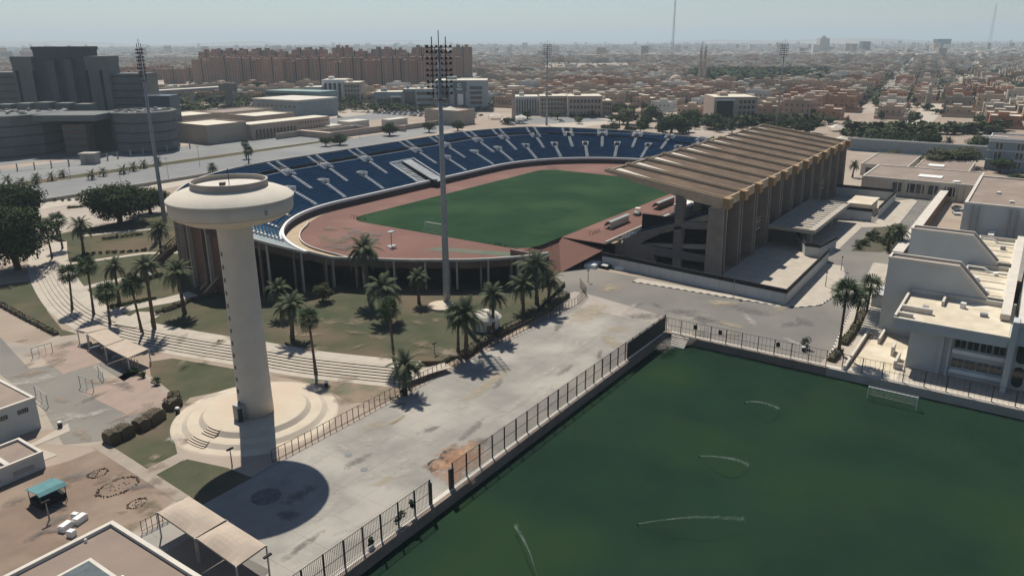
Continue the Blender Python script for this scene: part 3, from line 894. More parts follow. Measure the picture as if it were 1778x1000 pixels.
def palm(x, y, z0, h, label, kind='date', size=1.0, group=None, nf=None, lean=None, name=None, dead=False):
    r = random.Random(int(x*31 + y*17))
    t = thing(name or ('date_palm' if kind == 'date' else 'fan_palm'), label, 'palm', (x, y, z0), group)
    th = max(h - (.3 if kind == 'date' else .2), .4)
    tr = instance(trunk_mesh(kind), 'trunk', (0,0,0), r.uniform(0,6), (1.15*size**.5, 1.15*size**.5, th), t)
    lx, ly = (r.uniform(-.07,.07), r.uniform(-.07,.07)) if lean is None else lean
    tr.rotation_euler = (ly, lx, 0)
    top = Matrix.Rotation(lx, 3, 'Y') @ Vector((0,0,th)); top = Matrix.Rotation(ly, 3, 'X') @ top
    n = nf or (36 if kind == 'date' else 26)
    for i in range(n):
        a = i * 2.39996 + r.uniform(-.2,.2); u = (i + .5) / n
        if kind == 'date':
            me = FE[(1 if u > .55 else 0) if u > .2 else 2]
            tilt = math.radians(-62 + 88 * u**.8 + r.uniform(-7,7))
            s = size * 1.08 * r.uniform(.85, 1.1)
        else:
            me = FN[i % 2]; tilt = math.radians(-75 + 125 * u + r.uniform(-8,8)); s = size * 1.15 * r.uniform(.9, 1.1)
        instance(me, 'frond', top, 0, s, t, rot=(r.uniform(-.15,.15), tilt, a))
    instance(SKIRT, 'dead_leaf_skirt', top, r.uniform(0,6), (1.0 if kind == 'fan' else r.uniform(.5,.9))*size, t)
    return t
def hp(px, py, x, y):
    """height at which the upright through (x, y) crosses picture row py"""
    lo, hi = -5, 300
    for _ in range(40):
        m = (lo + hi) / 2
        X = x*math.cos(_A) - y*math.sin(_A); Y = x*math.sin(_A) + y*math.cos(_A); Z = m - CAM_H
        fw = Y*math.cos(TILT) - Z*math.sin(TILT); up = Y*math.sin(TILT) + Z*math.cos(TILT)
        v = -FPX*up/fw; u = FPX*X/fw
        if 500 + v - u*ROLL > py: lo = m
        else: hi = m
    return lo
GZ = .9          # level of the raised garden lawn
PALMS = [
 # crown x, crown y, base x, base y, ground z, kind, size, label
 (100,381,110,437,0,'fan',1.25,'slender fan palm right beside the two big dark trees at the left edge'),
 (86,394,92,454,0,'fan',1.15,'fan palm close against the dark tree crown at the left edge'),
 (142,392,146,446,0,'date',1.25,'bushy date palm at the top end of the curved stairs'),
 (278,397,281,450,GZ,'date',1.2,'date palm against the brown stadium wall below the leaning floodlight mast'),
 (114,475,126,540,0,'fan',1.15,'leftmost palm of the row standing on the curved garden stairs'),
 (146,464,164,552,0,'fan',1.2,'second palm from the left on the curved garden stairs'),
 (198,464,208,530,GZ,'date',1.0,'date palm on the upper lawn behind the curved stairs'),
 (182,506,192,568,0,'fan',1.2,'short palm at the rear corner of the flat roofed shade structure'),
 (236,492,247,578,GZ,'fan',1.15,'palm beside the paved paths behind the shade structure'),
 (255,462,268,571,GZ,'date',1.15,'tallest palm left of the water tower shaft, behind the shade structure'),
 (315,472,321,545,GZ,'date',1.3,'full date palm with grey green leaves next to the low shrub bed'),
 (488,500,490,550,GZ,'date',1.0,'date palm near the stadium shadow just right of the water tower'),
 (504,530,508,590,GZ,'date',1.3,'large date palm on the lawn just right of the water tower shaft'),
 (542,553,549,650,0,'fan',1.05,'tall thin fan palm standing on the long curved steps'),
 (668,499,672,556,GZ,'date',1.45,'broad pale date palm on the lawn in front of the stadium columns'),
 (679,536,685,628,GZ,'fan',1.05,'tall thin fan palm in the middle of the lawn near the long steps'),
 (640,433,643,524,GZ,'date',1.5,'high date palm whose crown overlaps the red running track'),
 (725,481,728,528,GZ,'date',.9,'small date palm beside the foot of the central floodlight mast'),
 (793,546,796,612,GZ,'fan',1.25,'leaning palm of the pair beside the plaza fence corner'),
 (812,544,810,616,GZ,'date',1.35,'bushier date palm of the pair beside the plaza fence corner'),
 (856,510,856,575,GZ,'date',1.15,'date palm in front of the small hut with the pale dome roof'),
 (909,495,909,549,0,'date',1.2,'date palm between the domed hut and the tallest palm of the gate group'),
 (936,460,933,535,0,'date',1.6,'tallest and fullest date palm near the stadium gate'),
 (954,484,953,526,0,'date',1.1,'short date palm right beside the tallest palm near the stadium gate'),
 (697,634,703,684,0,'date',1.15,'date palm growing through the picket fence at the edge of the plaza'),
 (1474,505,1456,615,0,'fan',1.3,'tallest fan palm with a shaggy skirt at the corner of the training field'),
 (1510,496,1502,559,0,'fan',1.2,'fan palm nearest the white school wall'),
 (1486,520,1482,571,0,'fan',1.0,'thin small fan palm between the two large fan palms'),
 (1560,402,1558,440,0,'date',1.1,'palm at the right end of the green traffic island'),
 (1543,402,1541,436,0,'date',1.0,'palm in the middle of the green traffic island'),
 (1482,285,1480,308,0,'date',.9,'lone palm by the parking strip beyond the grandstand'),
 (1646,245,1645,268,0,'date',1.1,'palm beside the round dark tree in front of the orange houses'),
 (369,290,370,304,0,'date',1.0,'bushy palm on the kerb behind the water tower tank'),
 (432,262,432,284,0,'fan',1.3,'thin dark palm left of the stadium rim beside the road'),
 (427,248,428,275,0,'fan',1.2,'taller dark palm of the roadside pair left of the stadium rim'),
 (1236,245,1236,262,0,'date',1.2,'palm just above the far end of the blue seats'),
]
for cx, cy, bx, by, z, kind, sz, lab in PALMS:
    x, y = P(bx, by, z)
    h = max(hp(cx, cy, x, y) - z, 2.0)
    X, Y = P(cx, cy, z + h)
    palm(x, y, z, h, lab, kind, sz, lean=None)
# round young palms down the median of the boulevard, alike from here
for px_, py_ in [(15,322),(40,326),(65,318),(90,314),(110,308),(180,306),(215,302),(250,292),(275,288),(232,297),(160,312),(62,321)]:
    x, y = P(px_, py_)
    palm(x, y, 0, rnd(2.0, 3.2), 'small bushy palm in the planted median of the boulevard', 'date', rnd(.8,1.05), group='small palms in the boulevard median', nf=18, name='young_palm')

def leaf_cloud(b, c, rx, ry, rz, n, size, r, m=0, clumps=14):
    """leaf clumps through an uneven crown volume"""
    cl = []
    for i in range(clumps):
        while True:
            v = Vector((r.uniform(-1,1), r.uniform(-1,1), r.uniform(-.75,1)))
            if .25 < v.length < 1: break
        v = v * r.uniform(.65, 1.0)
        cl.append((Vector((c[0]+v.x*rx*.78, c[1]+v.y*ry*.78, c[2]+v.z*rz*.75)), r.uniform(.28,.5)))
    for i in range(n):
        cc, cr = cl[r.randrange(clumps)]
        while True:
            v = Vector((r.uniform(-1,1), r.uniform(-1,1), r.uniform(-1,1)))
            if v.length < 1: break
        v = v.normalized() * (v.length ** .5)
        p = Vector((cc.x + v.x*rx*cr, cc.y + v.y*ry*cr, cc.z + v.z*rz*cr*.9))
        s = size * r.uniform(.6, 1.4)
        nn = (v + Vector((r.uniform(-.8,.8), r.uniform(-.8,.8), r.uniform(-.2,1.2)))).normalized()
        e1 = nn.cross(Vector((r.uniform(-1,1), r.uniform(-1,1), .3))).normalized() * s; e2 = nn.cross(e1) * .6
        b.face([p - e1, p - e2, p + e1, p + e2], m)
def tree_meshes(seed, n, size, trunk_h=.2, lean=.1, clumps=14, mt='leaf'):
    """unit tree 1 high and about 1 wide: (trunk mesh, crown mesh)"""
    r = random.Random(seed)
    b = MB(); b.tube([(0,0,0), (.02,.01,.2), (.0,.02,trunk_h+.1)], [.045,.035,.028], 7)
    for i in range(5):
        a = i*1.3 + r.random(); b.tube([(0,.01,trunk_h*.75), (.16*math.cos(a), .16*math.sin(a), .52), (.3*math.cos(a), .3*math.sin(a), .72)], [.022,.014,.006], 5)
    tm = b.mesh('trunk', M['wood'])
    b = MB(); leaf_cloud(b, (0,0,.53), .5, .5, .47, n, size, r, clumps=clumps)
    return tm, b.mesh('crown', M[mt])
BIG = [tree_meshes(11, 15000, .021, clumps=60), tree_meshes(12, 15000, .021, clumps=64)]
MID = [tree_meshes(21, 2600, .035, clumps=18), tree_meshes(22, 2600, .035, clumps=22), tree_meshes(23, 2400, .034, clumps=16, mt='leaf2')]
FAR = [tree_meshes(31, 420, .075, clumps=10), tree_meshes(32, 420, .075, clumps=12), tree_meshes(33, 420, .075, clumps=9, mt='leaf2')]
def tree(x, y, h, w, label, me, group=None, z=0, name='broadleaf_tree'):
    t = thing(name, label, 'tree', (x, y, z), group)
    rz = rnd(0, 6.28)
    instance(me[0], 'trunk', (0,0,0), rz, (w, w, h), t); instance(me[1], 'crown', (0,0,0), rz, (w, w, h), t)
    return t
x, y = P(32, 468); tree(x, y, 18, 20, 'nearer of the two huge dark trees at the left edge', BIG[0])
x, y = P(25, 410); tree(x, y, 18.5, 23, 'farther of the two huge dark trees at the left edge', BIG[1])
x, y = P(-60, 440); tree(x, y, 13, 17, 'dark tree cut by the left edge of the picture', BIG[1])
x, y = P(208, 392); tree(x, y, 15.5, 22, 'wide dome shaped dark tree left of the water tower', BIG[1])
x, y = P(262, 372); tree(x, y, 10, 15, 'lower dark tree growing into the right side of the dome shaped tree', BIG[0])
x, y = P(561, 524, GZ); tree(x, y, 4.6, 6.0, 'small round grey green tree at the edge of the stadium shadow', MID[2], z=GZ)
for px_, py_, h, w, me, lab in [
 (590,252,6,12,1,'low wide green tree behind the stadium rim, left one of the pair'),
 (566,254,5.5,9,0,'small green tree at the left end of the roadside pair behind the stadium rim'),
 (677,236,8,13,1,'dark round tree beside the pink wall with small windows'),
 (745,230,7,11,0,'leafy tree under the tan walled house, left of the central mast'),
 (795,228,7,12,2,'pale leafy tree under the tan walled house, right of the central mast'),
 (1165,232,13,22,0,'large dark round tree just behind the far seats'),
 (1090,216,11,22,2,'wide grey green tree behind the far curve of the stadium'),
 (1075,200,9,18,1,'green tree in front of the orange houses, behind the far curve'),
 (1130,210,10,22,1,'green tree between the grey green tree and the orange house'),
 (1200,216,11,20,0,'green tree just left of the building with the dark panel'),
 (1240,225,10,18,1,'tree at the foot of the building with the dark panel'),
 (1120,222,8,14,1,'small green tree left of the large dark round tree'),
 (1605,266,12,17,0,'dark round tree in the middle of the tree group right of the grandstand'),
 (1640,292,9,24,2,'wide dry looking tree behind the flat roofed brown building'),
 (1675,290,9,18,2,'dry looking tree nearest the blue grey block with windows'),
 (1550,282,6,10,2,'small tree behind the left end of the flat roofed brown building'),
 (1560,258,9,20,1,'green tree left of the dark round tree right of the grandstand'),
 (1525,252,8,18,1,'green tree over the long blue grey wall right of the grandstand'),
 (1400,232,9,22,1,'green tree behind the far end of the grandstand roof'),
 (1360,225,8,16,0,'green tree left of the far right floodlight mast'),
 (1700,262,8,16,1,'tree behind the blue grey block with windows, left one'),
 (1735,300,7,12,0,'dark tree in front of the blue grey block with windows'),
 (1765,322,5,10,0,'low dark tree at the right edge below the blue grey block'),
 (450,165,14,30,1,'dark tree mass under the elevated road at the far left'),
]:
    x, y = P(px_, py_); tree(x, y, h*1.1, w, lab, MID[me])
# ------------------------------------------------------------------ garden round the stadium
OUT = [(96,232),(84,206),(74.5,178),(70.9,160),(70.8,146),(73.6,130),(77.3,115),(80.3,102),(84.5,90),(87.5,82.5)]
def spline(pts, n=8):
    out = []
    for i in range(len(pts) - 1):
        p0 = pts[max(i-1,0)]; p1 = pts[i]; p2 = pts[i+1]; p3 = pts[min(i+2, len(pts)-1)]
        for j in range(n):
            t = j / n
            out.append(tuple(.5*((2*p1[k]) + (-p0[k]+p2[k])*t + (2*p0[k]-5*p1[k]+4*p2[k]-p3[k])*t*t + (-p0[k]+3*p1[k]-3*p2[k]+p3[k])*t**3) for k in (0,1)))
    out.append(pts[-1]); return out
oc = [(a[0], a[1], 0) for a in spline(OUT)]
def shift(w):                         # towards the stadium
    return [(q[0], q[1]) for q in offs(oc, -w)]
r0 = shift(-1.5); r1 = shift(0); r6 = shift(5.2); r8 = shift(8.0)
b = MB()
for i in range(len(oc)-1):
    b.face([(*r0[i], .03), (*r0[i+1], .03), (*r1[i+1], .03), (*r1[i], .03)])
    b.face([(*r6[i], GZ+.02), (*r6[i+1], GZ+.02), (*r8[i+1], GZ+.02), (*r8[i], GZ+.02)])
tag(b.build('garden_path', M['path']), kind='structure')
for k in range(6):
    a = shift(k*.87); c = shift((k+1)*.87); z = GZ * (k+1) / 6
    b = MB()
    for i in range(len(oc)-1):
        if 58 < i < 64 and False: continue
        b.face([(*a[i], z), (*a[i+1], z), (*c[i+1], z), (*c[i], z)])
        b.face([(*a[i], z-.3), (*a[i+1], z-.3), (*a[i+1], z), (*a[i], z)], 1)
    tag(b.build('garden_step', [M['path'], mat('shaded_riser', (.065,.055,.045))] if k == 0 else [M['path'], bpy.data.materials['shaded_riser']]), kind='structure')  # risers painted dark, their shade is in the colour
# raised lawn between the steps and the stadium
lw = [q for q in r8] + [(97, 82.6), (128, 82.8), (150, 88), (150, 130), (160, 240), (104, 240)]
b = MB(); b.prism([(x, y) for x, y in lw], .0, GZ, 0)
tag(b.build('garden_lawn', [M['lawn']]), kind='structure')
# outer lawns
sheet('lawn', [P(0,495), P(70,487), P(82,540), P(108,572), P(135,580), P(105,584), P(0,530), P(-60,500)], .02, M['lawn'])
sheet('lawn', [P(258,628), P(300,622), P(405,640), P(470,655), P(440,668), P(330,690), P(300,720), P(290,715), P(310,690), P(262,652)], .02, M['lawn'])
sheet('lawn', [P(190,778), P(262,730), P(318,695), P(300,755), P(308,787), P(250,816)], .021, M['lawn'])
sheet('lawn', [P(266,822), P(325,797), P(395,812), P(440,830), P(350,880), P(330,866)], .022, M['lawn'])
sheet('lawn', [P(470,650), P(640,668), P(720,648), P(690,690), P(610,700), P(560,670)], .023, mat('bare_soil', (.23,.165,.115), (.15,.12,.08), scale=.25, detail=8, bump=.5, bscale=3, c3=(.10,.105,.06), s3=.12))
sheet('sand_apron', [P(150,560), P(60,600), P(0,590), P(-80,640), P(-80,760), P(60,750), P(125,740), P(60,770), P(150,775), P(180,770), P(230,745), P(262,715), P(310,690), P(262,655), P(235,640), P(160,605)], .012, mat('sandy_yard', (.30,.255,.205), (.22,.20,.17), scale=.14, detail=9, c3=(.335,.275,.215), s3=.05, bump=.2))
sheet('yard_asphalt', [P(0,585), P(50,640), P(150,625), P(215,690), P(270,715), P(235,742), P(180,765), P(110,772), P(70,700), P(0,650)], .03, M['asphalt'])
sheet('tiled_yard', [P(142,682), P(205,655), P(232,640), P(296,690), P(262,712), P(225,722)], .045, mat('pink_tiles', (.30,.22,.175), (.25,.19,.155), scale=.4, detail=8))
sheet('tiled_yard', [P(60,610), P(130,590), P(190,625), P(110,650)], .046, bpy.data.materials['pink_tiles'])
sheet('red_soil', [P(182,775), P(312,862), P(260,900), P(90,1000), P(-60,1000), P(-60,850), P(120,800)], .016, mat('reddish_soil', (.21,.145,.105), (.16,.115,.085), scale=.25, detail=8, c3=(.25,.19,.14), s3=.09, bump=.3))
sheet('yard_path', [P(160,776), P(190,772), P(330,862), P(306,870)], .04, mat('yard_kerb', (.30,.25,.20), (.25,.21,.17), scale=.5))
sheet('yard_path', [P(250,818), P(305,790), P(320,798), P(268,826)], .044, bpy.data.materials['yard_kerb'])
# cross paths on the lawn (pale) with dark planting strips
def strip(name, pts, w, z, m):
    b = MB(); q = [(a[0], a[1], 0) for a in pts]; l = offs(q, w/2); r = offs(q, -w/2)
    for i in range(len(q)-1):
        b.face([(l[i][0],l[i][1],z), (l[i+1][0],l[i+1][1],z), (r[i+1][0],r[i+1][1],z), (r[i][0],r[i][1],z)][::-1])
    return tag(b.build(name, m), kind='structure')
zz = GZ + .03
strip('garden_path', [P(140,410,GZ), P(200,404,GZ), P(262,398,GZ)], 2.0, zz, M['path'])
strip('garden_path', [P(125,458,GZ), P(180,450,GZ), P(250,440,GZ), P(325,438,GZ)], 2.2, zz+.01, M['path'])
strip('garden_path', [P(130,505,GZ), P(180,492,GZ), P(230,482,GZ), P(262,474,GZ)], 3.0, zz+.02, M['path'])
strip('garden_path', [P(182,545,GZ), P(235,532,GZ), P(290,522,GZ), P(336,510,GZ)], 4.5, zz+.03, M['path'])
strip('garden_path', [P(215,566,GZ), P(240,556,GZ), P(262,542,GZ)], 6, zz+.04, M['path'])
strip('garden_path', [P(700,660,GZ), P(740,645,GZ), P(778,634,GZ)], 2.5, zz+.05, M['path'])
# clipped hedges and shrubs
def hedge(pts, w, h, label, m='hedge', z=0, cat='hedge', name='clipped_hedge', dens=55, leaf=.16):
    b = MB(); r = random.Random(int(pts[0][0]*10))
    q = [(a[0], a[1], 0) for a in pts]
    for i in range(len(q)-1):
        a = Vector(q[i][:2]); c = Vector(q[i+1][:2]); L = (c-a).length; t = (c-a)/max(L,.01); nn = Vector((-t.y, t.x))
        st = max(2, int(L/.6)); prev = None
        for j in range(st+1):
            p = a + t*L*j/st
            ring_ = []
            for u, v in ((-.5,0),(-.56,.45),(-.42,.92),(0,1.03),(.42,.92),(.56,.45),(.5,0)):
                k = 1 + r.uniform(-.035,.035)
                ring_.append((p.x + nn.x*w*u*k, p.y + nn.y*w*u*k, z + h*v*(.85 if j in (0,st) and v > .5 else 1)*(1+r.uniform(-.03,.03))))
            if prev:
                for s in range(6): b.face([prev[s], prev[s+1], ring_[s+1], ring_[s]])
            else: b.face(ring_)
            prev = ring_
        b.face(prev[::-1])
        for j in range(int(L*dens*(w+h)/3)):
            p = a + t*r.uniform(0,L); u = r.uniform(-.58,.58); v = r.choice((r.uniform(.1,1), 1.0)) ; 
            if v < .9: u = .55*(1 if u > 0 else -1)
            c0 = Vector((p.x+nn.x*w*u, p.y+nn.y*w*u, z+h*v+r.uniform(-.04,.1))); s = leaf*r.uniform(.6,1.3)
            e1 = Vector((r.uniform(-1,1), r.uniform(-1,1), r.uniform(-1,1))).normalized()*s; e2 = e1.cross(Vector((r.uniform(-1,1), r.uniform(-1,1), .3))).normalized()*s*.7
            b.face([c0-e1, c0-e2, c0+e1, c0+e2])
    return tag(b.build(name, M[m]), label, cat)
M['hedgeb'] = mat('brown_hedge', (.105,.082,.052), (.065,.055,.034), scale=5, detail=6, bump=.8, bscale=12)
hedge([P(186,771), P(205,763), P(227,752)], 2.3, 2.0, 'thick clipped hedge block nearest the reddish yard', m='hedgeb', leaf=.07)
hedge([P(238,748), P(255,740), P(279,724)], 2.2, 1.9, 'thick clipped hedge block in the middle of the row of three', m='hedgeb', leaf=.07)
hedge([P(290,712), P(310,701)], 1.8, 1.5, 'small clipped hedge block closest to the shade structure', m='hedgeb')
hedge([P(292,692), P(312,690)], 1.3, .9, 'low hedge stub at the end of the shrubs along the sandy yard')
hedge([P(0,530), P(40,552), P(98,582)], .9, .7, 'long low hedge along the sandy yard at the left edge')
hedge([P(862,585), P(905,562), P(950,540), P(984,515)], 1.5, 1.2, 'brown hedge running along the fence from the domed hut to the gate')
hedge([P(806,622), P(826,606), P(850,590)], 1.5, 1.2, 'short brown hedge between the pair of palms and the domed hut')
hedge([P(1464,600), P(1480,580), P(1500,545)], 1.3, 1.1, 'clipped hedge beside the white stairs at the school entrance')
hedge([P(1442,628), P(1458,612)], 1.2, 1.0, 'round clipped bushes at the corner of the training field')
def bush(px_, py_, w, h, label, z=0, m='leaf', group=None):
    x, y = P(px_, py_, z); b = MB(); leaf_cloud(b, (x, y, z + h*.5), w/2, w/2, h*.55, 420, .13, random.Random(int(px_)), clumps=8)
    return tag(b.build('shrub', M[m]), label, 'shrub', group)
for a in [(233,650,2.6,1.6,'blue green leafy shrub below the end of the shade structure'),(247,656,1.6,1.2,'small shrub next to the blue green leafy one'),(272,668,2.2,1.4,'round dark shrub in the middle of the sandy yard edge'),
          (382,600,1.8,1.3,'small round shrub left of the water tower, on the long path'),(358,522,4,1.6,'low dark spreading bush at the foot of the brown outside stairs'),
          (395,508,3,1.5,'flowering shrub at the stadium wall behind the water tower'),(703,685,2.6,1.4,'brown bush at the foot of the palm in the picket fence'),
          (850,505,2,1.5,'bush in the shadow of the stadium columns'),(970,510,3,1.6,'dark bush just inside the stadium gate'),(520,605,1.2,.7,'tiny bush on the lawn edge behind the long steps'),
          (1395,605,2.4,2.6,'dark climbing shrub growing on the corner of the training field fence')]:
    bush(*a)
for k in range(26):
    t = k/25; bush(1488 + 92*t, 432 - 6*math.sin(t*6) - (22*math.sin(t*3.1)*random.random()), rnd(2.5,4), rnd(1.2,2.6), 'dense green shrub on the traffic island by the grandstand', group='shrubs on the traffic island')
sheet('island_soil', [P(1478,436), P(1520,394), P(1565,388), P(1585,400), P(1578,428), P(1530,438)], .06, M['hedge'])
for k, (a, c) in enumerate([((150,442),(250,436)),((180,416),(245,408)),((280,430),(330,437)),((150,400),(215,396)),((205,500),(280,480)),((275,545),(335,522)),((195,535),(265,520)),((95,350),(200,345)),((120,362),(160,358))]):
    z = GZ if k not in (7,8) else 0
    for j in range(9):
        t = j/8; bush(a[0]+(c[0]-a[0])*t, a[1]+(c[1]-a[1])*t, rnd(1.3,2.6), rnd(.6,1.1), 'low shrub in a planting strip across the garden lawns', z=z, m='hedge' if k % 2 else 'leaf', group='low shrubs in the garden strips')
# benches/kerb blocks, domed hut, mast base
hx, hy = P(858, 580, 0)
hx, hy = P(858, 575, GZ-.3)
hut = thing('garden_hut', 'small cream garden hut with a pale dome roof near the plaza fence', 'hut', (hx, hy + 2, 0))
b = MB(); b.lathe((hx, hy + 2), [(2.8, .1), (2.8, 3.2), (2.8, 3.25)], seg=8, cap1=False); b.build('wall', M['cream'], hut)
b = MB(); b.lathe((hx, hy + 2), [(3.2, 3.2), (3.15, 3.35), (2.6, 3.9), (1.6, 4.4), (.1, 4.65)], seg=24); b.build('dome_roof', M['pale'], hut)
b = MB(); b.rbox((hx - 1.85, hy - .1), .9, .12, .3, 2.4, -.78); b.build('door', M['brown'], hut)
mx_, my_ = P(776, 528, GZ)
b = MB(); b.lathe((P(768,533,GZ)), [(3.2, GZ), (3.15, GZ+.45), (2.7, GZ+.5)], seg=32, cap0=False)
tag(b.build('mast_plinth', M['platf']), 'round pale plinth at the foot of the central floodlight mast', 'plinth')

# ------------------------------------------------------------------ floodlight masts
def lamp_mesh():
    b = MB(); b.lathe((0,0), [(.16,-.05),(.34,.22),(.36,.26)], seg=10, m=0); return b.mesh('lamp', [M['dark']])
LAMP = lamp_mesh()
def mast(px_, by, ty_, label, ang, rows, cols, sc=1.0, z=0, wide=.62):
    x, y = P(px_, by, z)
    H_ = hp(0, ty_, x, y)
    t = thing('floodlight_mast', label, 'floodlight mast', (x, y, z))
    b = MB(); b.tube([(x,y,z),(x,y,z+3),(x,y,z+H_*.5),(x,y,H_-2)], [wide,wide*.92,wide*.66,wide*.42], 12)
    b.build('mast', M['metal'], t, smooth=True)
    ca, sa = math.cos(ang), math.sin(ang)
    rowh = 1.0 * sc; colw = .95 * sc
    for r in range(rows):
        zz_ = H_ - 1.6 - (r // 2) * 2.3 * sc - (r % 2) * 1.0 * sc
        m = MB(); half = (cols - 1) / 2 * colw + .3
        m.bar((x - ca*half, y - sa*half, zz_), (x + ca*half, y + sa*half, zz_), .16, .16)
        m.build('cross_bar', M['black'], t)
        for c in range(cols):
            u = (c - (cols - 1) / 2) * colw
            if abs(u) < .5 * colw: continue
            o = instance(LAMP, 'lamp', (ca*u - sa*.25 , sa*u + ca*.25, zz_ + .3 - z), 0, .72*sc, t, rot=(math.radians(115), 0, ang))
    m = MB(); 
    for s in (-1, 1): m.bar((x + ca*s*1.4*sc, y + sa*s*1.4*sc, H_ - rows*1.16*sc - 1.2), (x + ca*s*1.4*sc, y + sa*s*1.4*sc, H_ + .4), .14, .14)
    m.bar((x, y, H_ - 2), (x, y, H_ + 1.6), .12, .12)
    m.rbox((x, y), 2.8*sc, 1.2, H_ - rows*1.16*sc - 1.2 - .4, H_ - rows*1.16*sc - 1.2 - .2, ang)
    m.build('lamp_frame', M['black'], t)
    return t
fa = HEAD - math.pi/2
mast(776, 526, 68, 'central floodlight mast rising from the garden in front of the stadium', fa + .15, 9, 6, .98, GZ, .85)
mast(287, 390, 78, 'floodlight mast at the left, seen behind the water tower with its lamps edge on', fa + 1.57, 8, 6, .95, 0, .75)
mast(949, 218, 74, 'floodlight mast behind the far curve of the blue seats', fa, 6, 6, 1.15, 0, .8)
mast(1348, 224, 73, 'floodlight mast behind the far end of the grandstand roof', fa + .25, 6, 6, 1.15, 0, .8)
# ------------------------------------------------------------------ helper for flat roofed buildings
M['roofbr'] = mat('brown_roof', (.235,.18,.145), (.20,.155,.125), scale=.3, detail=6, c3=(.26,.205,.165), s3=.12)
M['roofcr'] = mat('cream_roof', (.56,.49,.37), (.45,.385,.285), scale=.35, detail=8, c3=(.62,.56,.45), s3=.15)
M['wallw'] = mat('white_wall', (.46,.47,.455), (.40,.41,.40), scale=.2, detail=7, bump=.05, c3=(.42,.42,.395), s3=.2)
M['teal'] = mat('teal_paint', (.10,.155,.155), (.08,.125,.13), scale=.4)
M['bluegrey'] = mat('blue_grey_wall', (.26,.30,.31), (.21,.25,.26), scale=.3)
def flat(root, x0, x1, y0, y1, z, wall, roof, par=.5, pt=.3, z0=0, wname='wall', rname='roof', pm=None):
    """walls, roof slab and parapet as separate parts"""
    if x0 > x1: x0, x1 = x1, x0
    if y0 > y1: y0, y1 = y1, y0
    m = MB(); m.box(x0, x1, y0, y1, z0, z - .02); m.build(wname, wall, root)
    m = MB(); m.box(x0 + pt, x1 - pt, y0 + pt, y1 - pt, z - .02, z + .05); m.build(rname, roof, root)
    if par:
        m = MB()
        m.box(x0 - .04, x1 + .04, y0 - .04, y0 + pt, z - .02, z + par); m.box(x0 - .04, x1 + .04, y1 - pt, y1 + .04, z - .02, z + par)
        m.box(x0 - .04, x0 + pt, y0 + pt, y1 - pt, z - .02, z + par); m.box(x1 - pt, x1 + .04, y0 + pt, y1 - pt, z - .02, z + par)
        m.build('parapet', pm or wall, root)
def window_x(root, x, y0, y1, z0, z1, panes=1, frame=None, name='window', out=-1):
    """window in a wall that faces -x (out=-1) : recessed glass with bars"""
    m = MB(); m.box(x + out*.05, x + out*.02, y0, y1, z0, z1, 0)
    w = (y1 - y0) / panes
    fr = frame or M['metal']
    for i in range(panes + 1):
        m.box(x + out*.10, x + out*.05, y0 + i*w - .05, y0 + i*w + .05, z0, z1, 1)
    m.box(x + out*.10, x + out*.05, y0, y1, z0 - .06, z0, 1); m.box(x + out*.10, x + out*.05, y0, y1, z1, z1 + .06, 1)
    return m.build(name, [M['glass'], fr], root)
def window_y(root, y, x0, x1, z0, z1, panes=1, frame=None, name='window', out=1):
    m = MB(); m.box(x0, x1, y + out*.02, y + out*.05, z0, z1, 0)
    w = (x1 - x0) / panes; fr = frame or M['metal']
    for i in range(panes + 1):
        m.box(x0 + i*w - .05, x0 + i*w + .05, y + out*.05, y + out*.10, z0, z1, 1)
    return m.build(name, [M['glass'], fr], root)

# ------------------------------------------------------------------ white school right of the road
sc = thing('school_building', 'white concrete school with cream flat roofs and sloping stair walls at the right edge', 'school', (165, 5, 0))
# block A nearest the field: upper storeys overhang
m = MB(); m.box(143.2, 158, -1.5, 13.2, 0, 7.6); m.build('lower_wall', M['wallw'], sc)
m = MB(); m.box(141.2, 158.6, -1.5, 15.9, 7.6, 9.2); m.build('overhang_wall', M['wallw'], sc)
m = MB(); m.box(141.5, 158.3, -1.2, 15.6, 9.2, 9.28); m.build('roof', M['roofcr'], sc)
m = MB(); m.box(141.1, 141.5, -1.5, 16, 9.2, 9.55); m.box(141.5, 158.6, 15.6, 16, 9.2, 9.9); m.box(158.25, 158.65, -1.5, 15.6, 9.2, 10.2); m.build('parapet', M['pale'], sc)
for q_ in ((146.5, 147.2, 10.6, 15.5, 9.28, 10.3), (143, 143.6, 13.2, 15.5, 9.28, 10.0), (153, 158.2, 9.5, 9.9, 9.28, 10.2)):
    m = MB(); m.box(*q_); m.build('roof_upstand', M['pale'], sc)
m = MB(); m.box(142.9, 143.5, 7.8, 8.5, 0, 7.6); m.box(142.4, 143.2, 6.6, 7.0, 0, 7.6); m.build('pilaster', M['wallw'], sc)
m = MB(); m.box(142.7, 143.4, -1.5, 6.4, 4.5, 5.2); m.box(142.7, 143.4, -1.5, 6.4, .9, 1.6); m.build('band', M['white'], sc)
for z0 in (5.5, 2.0):
    for k in range(4):
        window_x(sc, 143.1, -1.2 + k*1.9, .5 + k*1.9, z0, z0 + 1.45, 2)
